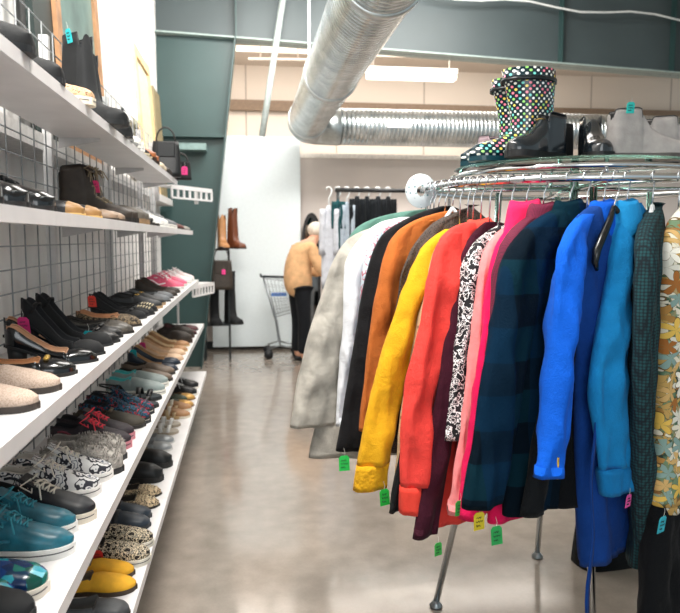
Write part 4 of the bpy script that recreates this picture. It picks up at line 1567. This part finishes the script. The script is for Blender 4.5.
G('blouse', 'autumn leaf print blouse in gold, white and green at the right edge', 'shirt', 284, 206,
  [(684, 205), (678, 212), (668, 228), (662, 250), (658, 310), (655, 380), (653, 440), (652, 505)], leaf_mat(), sw=(.2, .2), hem=(675, 505), seed=32, thick=.045, isleeve=False, fold=.004, tags=((663, 525, '#28b4c8', .05),), inner=.12)
G('dress', 'long black dress hanging lowest beneath the leaf print blouse', 'dress', 277, 222,
  [(690, 212), (680, 225), (672, 260), (662, 350), (655, 480), (648, 560), (640, 640)], cloth('#090c10'), sw=(.1, .12), hem=(670, 660), seed=33, thick=.04, inner=.16, sleeve=False, hemflare=.1)

# trench belt
P = Plane(253, math.degrees(rb.rotation_euler.z))
zb = rb.location.z
m = MB()
rings = []
for i in range(15):
    t_ = i / 14
    px, py = 578 - 7 * t_, 385 + 225 * t_
    s_, z_ = P.sz(px, py)
    wv = .011 + .003 * math.sin(t_ * 9)
    yy = .052 + .006 * math.sin(t_ * 12)
    rings.append([Vector((s_ - wv, yy, z_ - zb)), Vector((s_ + wv, yy + .004, z_ - zb)), Vector((s_ + wv, yy + .008, z_ - zb)), Vector((s_ - wv, yy + .004, z_ - zb))])
m.rings(rings)
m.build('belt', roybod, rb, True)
m = MB()
P.N = P.N + Vector((-P.d.y, P.d.x, 0)) * .04
s_, z_ = P.sz(557, 468)
m.tube([(s_, .042, z_ - zb - .03), (s_, .042, z_ - zb + .03)], .004, 8)
m.build('zip_pull', plain('#c8a23a', .3, .8), rb, True)

PH = Plane(256.5, 217)
hr = empty('clothes_hanger', (PH.N.x, PH.N.y, RZ), math.radians(217), 'curved black plastic hanger lying over the shoulder of the royal blue trench coat', 'hanger', 'hangers on the round rack')
m = MB()
pts = [PH.sz(*q_) for q_ in ((607, 207), (603, 220), (596, 236), (590, 250), (588, 262), (590, 270))]
m.tube([(a_, .02, b_ - RZ) for a_, b_ in pts], [.007, .010, .012, .012, .010, .005], 10)
m.tube([(pts[0][0], .02, pts[0][1] - RZ), (pts[0][0] - .06, .02, pts[0][1] - RZ - .03), (pts[0][0] - .17, .02, pts[0][1] - RZ - .1)], [.007, .010, .006], 8)
m.build('hanger_arms', plain('#0d1113', .25), hr, True)
m = MB()
m.tube([(.019 * math.cos(math.radians(a_)), .0, .019 * math.sin(math.radians(a_))) for a_ in range(-35, 181, 20)] + [(-.01, .005, -.04), (pts[0][0], .02, pts[0][1] - RZ)], .0024, 7)
m.build('hook', chrome(), hr, True)

# white perforated size divider on the rail
dp = atY(421, 191, 2.5)
r = empty('size_divider', (dp.x, dp.y, dp.z), .2, 'round pale disc with small dark marks at the left end of the rack rail', 'rack divider')
m = MB()
n = 32
m.rings([[Vector((rr_ * math.cos(2 * PI * k_ / n), y_, rr_ * math.sin(2 * PI * k_ / n))) for k_ in range(n)] for rr_, y_ in ((.018, -.003), (.06, -.003), (.062, 0), (.06, .003), (.018, .003))], cap=False)
m.build('disc', speckle('#dfe8ea', '#5a8a92', 60, .22, rough=.4), r, True)

# ---- boots and shoes on the glass top
GT = GZ + .0105


def on_glass(root, px, Y, yaw, label, cat='boot', L=.26, centre=True):
    p = atY(px, 238, Y)
    root.location = (p.x, Y, GT)
    root.rotation_euler = (0, 0, math.radians(yaw))
    tag(root, label, cat, 'boots and shoes on the glass top')
    return root


def dots_mat(cyl=False):
    k = NT('polka_dot_rubber')
    sep = k.n('ShaderNodeSeparateXYZ')
    k.l(k.coord(), sep.inputs[0])
    # dot lattice on x-z (outer faces)
    s = 64.0
    cxn = k.n('ShaderNodeCombineXYZ')
    # rotate 45 degrees
    uu = sep.outputs[0]
    if cyl: uu = k.math('MULTIPLY', k.math('ARCTAN2', k.math('SUBTRACT', sep.outputs[0], .075), k.math('MULTIPLY', sep.outputs[1], -1.0)), .07)
    a = k.math('MULTIPLY', k.math('ADD', uu, sep.outputs[2]), s * .7071)
    b = k.math('MULTIPLY', k.math('SUBTRACT', uu, sep.outputs[2]), s * .7071)
    fa_ = k.math('SUBTRACT', k.math('FRACT', a), .5)
    fb_ = k.math('SUBTRACT', k.math('FRACT', b), .5)
    d = k.math('SQRT', k.math('ADD', k.math('MULTIPLY', fa_, fa_), k.math('MULTIPLY', fb_, fb_)))
    k.l(k.math('FLOOR', a), cxn.inputs[0])
    k.l(k.math('FLOOR', b), cxn.inputs[1])
    wn_ = k.n('ShaderNodeTexWhiteNoise')
    k.l(cxn.outputs[0], wn_.inputs['Vector'])
    cols = ['#f4f4ea', '#ffe46a', '#7fe0d8', '#f4f4ea', '#ff8aa0', '#9fe07a', '#ffffff']
    cr = k.ramp(wn_.outputs['Value'], [(i / 7, lin(c)) for i, c in enumerate(cols)], True)
    f = k.math('LESS_THAN', d, .3)
    k.l(k.mix(f, lin('#0b2a33'), cr), k.b.inputs['Base Color'])
    k.b.inputs['Roughness'].default_value = 0.16
    return k.m


dm, dmc = dots_mat(), dots_mat(True)


def rainboot(label, px, Y, yaw):
    r = empty('rain_boot', (0, 0, 0))
    L, Wd = .27, .048
    # shaft rings
    m = MB()
    n = 32
    rings = []
    prof = [(.02, .075, .038, .075), (.05, .078, .042, .078), (.09, .072, .043, .072), (.12, .066, .045, .07), (.18, .068, .052, .07), (.25, .074, .06, .075), (.31, .08, .066, .08), (.345, .083, .068, .083)]
    for z_, rx, ry, cx_ in prof:
        rings.append([Vector((cx_ + rx * math.cos(2 * PI * k_ / n), ry * math.sin(2 * PI * k_ / n), z_)) for k_ in range(n)])
    for z_, rx, ry, cx_ in prof[::-1][:5]:
        rings.append([Vector((cx_ + (rx - .004) * math.cos(2 * PI * k_ / n), (ry - .004) * math.sin(2 * PI * k_ / n), z_)) for k_ in range(n)])
    m.rings(rings)
    m.build('shaft', dmc, r, True)
    m = MB()
    rings = []
    for u in [i / 24 for i in range(25)]:
        w_ = wprof(u, 'round') * Wd
        h = interp([(0, .06), (.3, .1), (.45, .115), (.55, .09), (.7, .07), (.88, .055), (1, .03)], u)
        rings.append([Vector((u * L, -math.cos(a) * w_, .016 + h * math.sin(a) ** .75 if 0 < a < PI else .016)) for a in [PI * k_ / 16 for k_ in range(17)]])
    m.rings(rings)
    m.build('foot', dm, r, True)
    m = MB()
    rings = []
    for u in [i / 24 for i in range(25)]:
        w_ = wprof(u, 'round') * Wd * 1.05 + .002
        rings.append([Vector((u * L, -w_, 0)), Vector((u * L, -w_, .018)), Vector((u * L, w_, .018)), Vector((u * L, w_, 0))])
    m.rings(rings)
    m.build('sole', plain('#0c3a44', .3), r)
    m = MB()
    rings = [[Vector((.083 + (.084 + e) * math.cos(2 * PI * k_ / n), (.069 + e) * math.sin(2 * PI * k_ / n), z_)) for k_ in range(n)] for z_, e in ((.296, .0), (.296, .003), (.312, .003), (.312, 0))]
    m.rings(rings, cap=False)
    m.build('top_strap', plain('#10191d', .25), r, True)
    m = MB()
    m.tube([(.06, -.078, .285), (.1, -.078, .285), (.1, -.078, .325), (.06, -.078, .325)], .003, 6, closed=True)
    m.build('buckle', chrome(), r, True)
    r.scale = (1.12, 1.0, .88)
    return on_glass(r, px, Y, yaw, label)


# rain boots point to the left (towards -x), slightly towards us
rainboot('tall polka dot rain boot with toe at the left edge of the glass top', 549, 2.32, 186)
rainboot('tall polka dot rain boot, farther of the pair, partly hidden by the nearer', 536, 2.47, 186)
b = make_shoe('boot', plain('#a08890', .3, var=.1), sole='#3a3034', L=.23, Wd=.038, lining='#4a3c42')
on_glass(b, 494, 2.66, 105, 'small dusty pink ankle boot standing behind the rain boots')
shiny = plain('#141c22', .2, var=.2, coat=.6)
b = make_shoe('boot', shiny, sole='#0c0e10', L=.25, Wd=.042, heel='low', lining='#14181a', extra='buckle')
on_glass(b, 560, 2.24, 205, 'shiny black ankle boot in front of the polka dot rain boots')
b = make_shoe('boot', blkM, sole='#0c0e10', L=.25, Wd=.042, lining='#14181a')
on_glass(b, 568, 2.42, 200, 'matte black ankle boot just behind the shiny one')
b = make_shoe('boot', shiny, sole='#0c0e10', L=.25, Wd=.044, lining='#14181a', tall=1.05)
on_glass(b, 583, 2.36, 255, 'black ankle boot with its toe pointing at us on the glass top')
sued = plain('#a5a09d', .9, var=.12, bump=.4)
b = make_shoe('boot', sued, sole='#5a5450', L=.27, Wd=.046, lining='#5d5856', tall=1.08, hh=1.05, tagc=None)
price_tag(b, (.055, -.05, .178), '#22c4bc', .035, rz=0)
on_glass(b, 603, 2.2, -6, 'grey suede ankle boot with a turquoise tag, nearer of the grey pair')
b = make_shoe('boot', sued, sole='#5a5450', L=.27, Wd=.046, lining='#5d5856', tall=1.08, hh=1.05)
on_glass(b, 640, 2.32, -4, 'grey suede ankle boot, farther of the grey pair')
b = make_shoe('boot', plain('#c09a72', .8, var=.15, bump=.3), sole='#8a6c4a', L=.26, Wd=.045, lining='#8a6c4a', tall=1.05, lace='#caa882')
on_glass(b, 668, 2.45, -10, 'tan nubuck lace-up boot at the right edge of the glass top')
b = make_shoe('flat', blkM, sole='#101214', L=.24, Wd=.04)
on_glass(b, 600, 2.5, 250, 'small black flat shoe between the black boot and the grey suede boots', 'shoe')

# black bag on the floor under the rack
bg = handbag('black bag standing on the floor under the round rack', 618, 2.85, 0.0, .3, .3, .18, cloth('#0e1114'), hang=.1)

# ================================================================== BACK OF THE SHOP
# person
p = atY(302, 362, 8.15)
per = empty('person', (p.x, 8.15, 0), 0, 'person with short white hair in a peach cardigan and black trousers, stooping over a rack', 'person')


def skin(name, verts, edges, radii, mat, parent, root=0, sub=2):
    me = bpy.data.meshes.new(name)
    me.from_pydata(verts, edges, [])
    o = bpy.data.objects.new(name, me)
    COL.objects.link(o)
    m_ = o.modifiers.new('skin', 'SKIN')
    me.skin_vertices.new() if not me.skin_vertices else None
    for i, rr_ in enumerate(radii):
        me.skin_vertices[0].data[i].radius = (rr_ if isinstance(rr_, tuple) else (rr_, rr_))
    me.skin_vertices[0].data[root].use_root = True
    s2 = o.modifiers.new('sub', 'SUBSURF')
    s2.levels = s2.render_levels = sub
    me.materials.append(mat)
    me.polygons.foreach_set('use_smooth', [True] * len(me.polygons))
    # bake modifiers to plain mesh
    dg = bpy.context.evaluated_depsgraph_get()
    ev = o.evaluated_get(dg)
    nm = bpy.data.meshes.new_from_object(ev)
    o.modifiers.clear()
    o.data = nm
    nm.polygons.foreach_set('use_smooth', [True] * len(nm.polygons))
    if parent: o.parent = parent
    return o


skn = plain('#d6a184', .6, var=.08)
# local frame: x to the right (direction of stoop), y away
bv = [(-.03, 0, .9), (-.05, 0, 1.08), (0.0, 0, 1.25), (.09, 0, 1.37), (.15, 0, 1.43), (.185, 0, 1.5), (.2, 0, 1.55),
      (-.03, -.09, .86), (-.01, -.1, .48), (-.03, -.1, .08), (.07, -.1, .04),
      (-.03, .09, .86), (.0, .1, .48), (-.02, .1, .08), (.08, .1, .04),
      (.06, -.17, 1.34), (.14, -.2, 1.08), (.34, -.12, 1.0), (.42, -.1, 1.0),
      (.06, .17, 1.34), (.14, .2, 1.08), (.34, .12, 1.02), (.42, .1, 1.03)]
be = [(0, 1), (1, 2), (2, 3), (3, 4), (4, 5), (5, 6), (0, 7), (7, 8), (8, 9), (9, 10), (0, 11), (11, 12), (12, 13), (13, 14), (3, 15), (15, 16), (16, 17), (17, 18), (3, 19), (19, 20), (20, 21), (21, 22)]
brr = [.12, .12, .13, .1, .055, .075, .075, .08, .055, .04, .03, .08, .055, .04, .03, .055, .042, .032, .025, .055, .042, .032, .025]
skin('body', bv, be, brr, skn, per)
# trousers
tv = [(-.03, 0, .98), (-.03, -.09, .86), (-.01, -.1, .48), (-.03, -.1, .1), (-.03, .09, .86), (.0, .1, .48), (-.02, .1, .1)]
skin('trousers', tv, [(0, 1), (1, 2), (2, 3), (0, 4), (4, 5), (5, 6)], [.15, .105, .08, .07, .105, .08, .07], cloth('#16181c'), per)
cv = [(-.03, 0, .74), (-.06, 0, 1.08), (-.01, 0, 1.25), (.08, 0, 1.36), (.13, 0, 1.4), (.05, -.17, 1.33), (.14, -.21, 1.08), (.31, -.13, 1.0), (.05, .17, 1.33), (.14, .21, 1.08), (.31, .13, 1.02)]
skin('cardigan', cv, [(0, 1), (1, 2), (2, 3), (3, 4), (3, 5), (5, 6), (6, 7), (3, 8), (8, 9), (9, 10)], [(.17, .2), .175, .165, .14, .075, .08, .065, .05, .08, .065, .05], cloth('#dcae80', var=.15, bump=1.0), per, 0)
m = MB()
m.ball((.185, 0, 1.555), .098, 10, (1, .95, .95))
m.build('hair', plain('#d9cfc0', .8, var=.2, scale=60), per, True)
for sy in (-.1, .1):
    m = MB()
    m.ball((.05, sy, .035), .06, 8, (1.9, .75, .6))
    m.build('shoe', plain('#141414', .5), per, True)
per.rotation_euler = (0, 0, .35)
# little face features
m = MB()
m.ball((.285, 0, 1.53), .014, 6, (1, .8, 1.3))
m.build('nose', skn, per, True)

# shopping cart
wire = plain('#9aa0a4', .3, .8)
c0 = atY(278, 350, 8.6)
ct = empty('shopping_cart', (c0.x, 8.6, 0), 0, 'wire shopping cart with dark handle against the white panel', 'shopping cart')
m = MB()
A = [(-.18, -.2, .98), (.2, -.2, .92), (.2, .2, .92), (-.18, .2, .98)]
B = [(-.05, -.16, .5), (.18, -.16, .56), (.18, .16, .56), (-.05, .16, .5)]


def lerp(a, b, t): return tuple(a[i] + (b[i] - a[i]) * t for i in range(3))


for lv in range(6):
    pts = [lerp(B[i], A[i], lv / 5) for i in range(4)]
    m.tube(pts, .005 if lv in (0, 5) else .0025, 5, closed=True)
for i in range(4):
    j = (i + 1) % 4
    for t_ in range(9):
        m.tube([lerp(B[i], B[j], t_ / 8), lerp(A[i], A[j], t_ / 8)], .0025, 5)
m.build('basket', wire, ct, True)
m = MB()
for sy in (-.19, .19):
    m.tube([(-.17, sy, .98), (-.02, sy, .45), (.02, sy, .16), (-.12, sy, .12)], .012, 8)
    m.tube([(.02, sy, .16), (.24, sy * .8, .12)], .012, 8)
m.build('frame', wire, ct, True)
m = MB()
m.tube([(-.2, -.22, 1.0), (-.2, .22, 1.0)], .016, 10)
m.build('handle', plain('#2a3338', .4), ct, True)
m = MB()
m.tube([(-.18, -.2, 1.0), (.2, -.2, .985)], .014, 8)
m.build('handle_rail', plain('#2a3338', .4), ct, True)
m = MB()
m.box((-.08, -.18, .76), (.1, -.17, .8))
m.build('sign_plate', plain('#3a7ad0', .4), ct)
for sx, sy in ((-.12, -.19), (-.12, .19), (.22, -.15), (.22, .15)):
    m = MB()
    m.tube([(sx, sy - .014, .055), (sx, sy + .014, .055)], .055, 16)
    m.build('wheel', plain('#1c1f22', .5), ct, True)

# oval mirror in black frame
mp_ = atY(312, 229, 9.0)
r = empty('standing_mirror', (mp_.x, 9.05, 0), 0, 'tall oval-topped mirror in a black frame behind the stooping person', 'mirror')
m = MB()
ov = [(.12 * math.cos(a), 1.48 + .30 * math.sin(a)) for a in [PI * k_ / 16 for k_ in range(17)]] + [(-.11, .3), (.11, .3)]
ov_ = [(x, z) for x, z in ov]
m.prism(ov_, 'y', 0, .03)
m.build('mirror_frame', plain('#1c1a1a', .4), r)
m = MB()
m.prism([(x * .72, (z - .95) * .93 + .95) for x, z in ov_], 'y', -.004, 0)
m.build('mirror_glass', plain('#8a8480', .03, 1.0, var=0), r)
m = MB()
m.box((-.1, -.12, 0), (.1, .14, .03)).box((-.015, 0, .03), (.015, .03, .32))
m.build('mirror_base', plain('#1c1a1a', .4), r)

# far clothes rail with black clothes on white hangers
ra, rb_ = atY(335, 190, 7.2), atY(412, 190, 7.2)
L_ = rb_.x - ra.x
fr = empty('clothes_rail', (ra.x, 7.2, 0), 0, 'straight black clothes rail at the back of the shop', 'clothes rail')
m = MB()
m.tube([(0, 0, ra.z), (L_ + .5, 0, ra.z)], .022, 10)
m.build('rail', plain('#1a1c1e', .4), fr, True)
for x in (.03, L_ + .4):
    m = MB()
    m.tube([(x, 0, 0), (x, 0, ra.z)], .016, 8)
    m.build('post', plain('#1a1c1e', .4), fr, True)
m = MB()
m.tube([(.03, -.25, .02), (.03, .25, .02)], .018, 8)
m.tube([(L_ + .4, -.25, .02), (L_ + .4, .25, .02)], .018, 8)
m.build('base_foot', plain('#1a1c1e', .4), fr, True)


def far_garment(px, c, label, zt, ln, wd, hook=True, name='shirt', cat='shirt'):
    p_ = atY(px, 200, 7.2)
    r = empty(name, (p_.x, 7.2, zt - ln), 0, label, cat)
    rows = []
    for i in range(12):
        t_ = i / 11
        hw = wd * (.3 + .7 * min(1, t_ * 4)) / 2
        rows.append((ln * (1 - t_), -hw, hw, .05 * min(1, .4 + t_ * 3), 0))
    panel(r, 'body', rows, c, int(px), .008, n=24)
    rows = [(ln * (.96 - .55 * i / 7), wd * .42 - .03, wd * .5 + .02 + .01 * i / 7, .035, -.03) for i in range(8)]
    panel(r, 'sleeve', rows, c, int(px) + 3, .004, n=16)
    rows = [(ln * (.96 - .55 * i / 7), -wd * .5 - .02 - .01 * i / 7, -wd * .42 + .03, .035, -.03) for i in range(8)]
    panel(r, 'sleeve', rows, c, int(px) + 4, .004, n=16)
    h = empty('clothes_hanger', (p_.x, 7.2, ra.z), 0, 'white hanger on the far black rail holding the %s' % label.split(' on the')[0], 'hanger', 'white hangers on the far black rail')
    mb = MB()
    mb.tube([(-.03, 0, -.0), (-.02, 0, .028), (.01, 0, .03), (.03, 0, .0), (.02, 0, -.05), (0, 0, -.08), (0, 0, zt - ra.z - .01)], .008, 6)
    mb.tube([(-wd * .4, 0, zt - ra.z - .06), (0, 0, zt - ra.z - .01), (wd * .4, 0, zt - ra.z - .06)], .009, 6)
    mb.build('hanger_frame', plain('#eef0f0', .4), h, True)


zt = ra.z - .1
for i, (px, c, lab) in enumerate(((357, '#15191c', 'black top on the far rail, leftmost of the four black ones'), (367, '#12171b', 'black top on the far rail, second from the left of the four'), (378, '#161a1e', 'black top on the far rail, third from the left of the four'), (388, '#111417', 'black top on the far rail, rightmost of the four'))):
    far_garment(px, cloth(c), lab, zt + .04, .75, .13)
far_garment(338, cloth('#1f4a4e'), 'small dark teal blouse on the far rail, left of the black ones', zt, .5, .1)
far_garment(329, cloth('#c9cbd2'), 'pale grey shirt on the far rail beside the stooping person', zt - .06, .85, .16)
far_garment(347, cloth('#a9b4bf'), 'light blue-grey shirt on the far rail between the teal and black tops', zt - .02, .85, .12)

# dark cable run along the ceiling at the top right
m = MB()
pts = [atY(430 + 25 * i, -6 + 2.5 * i + 3 * math.sin(i * 1.3), 7.8) for i in range(12)]
m.tube(pts, .012, 6)
tag(m.build('ceiling_cable', plain('#cfd2d0', .4), None, True), 'thin pale cable strung along the steel rafter', 'cable')
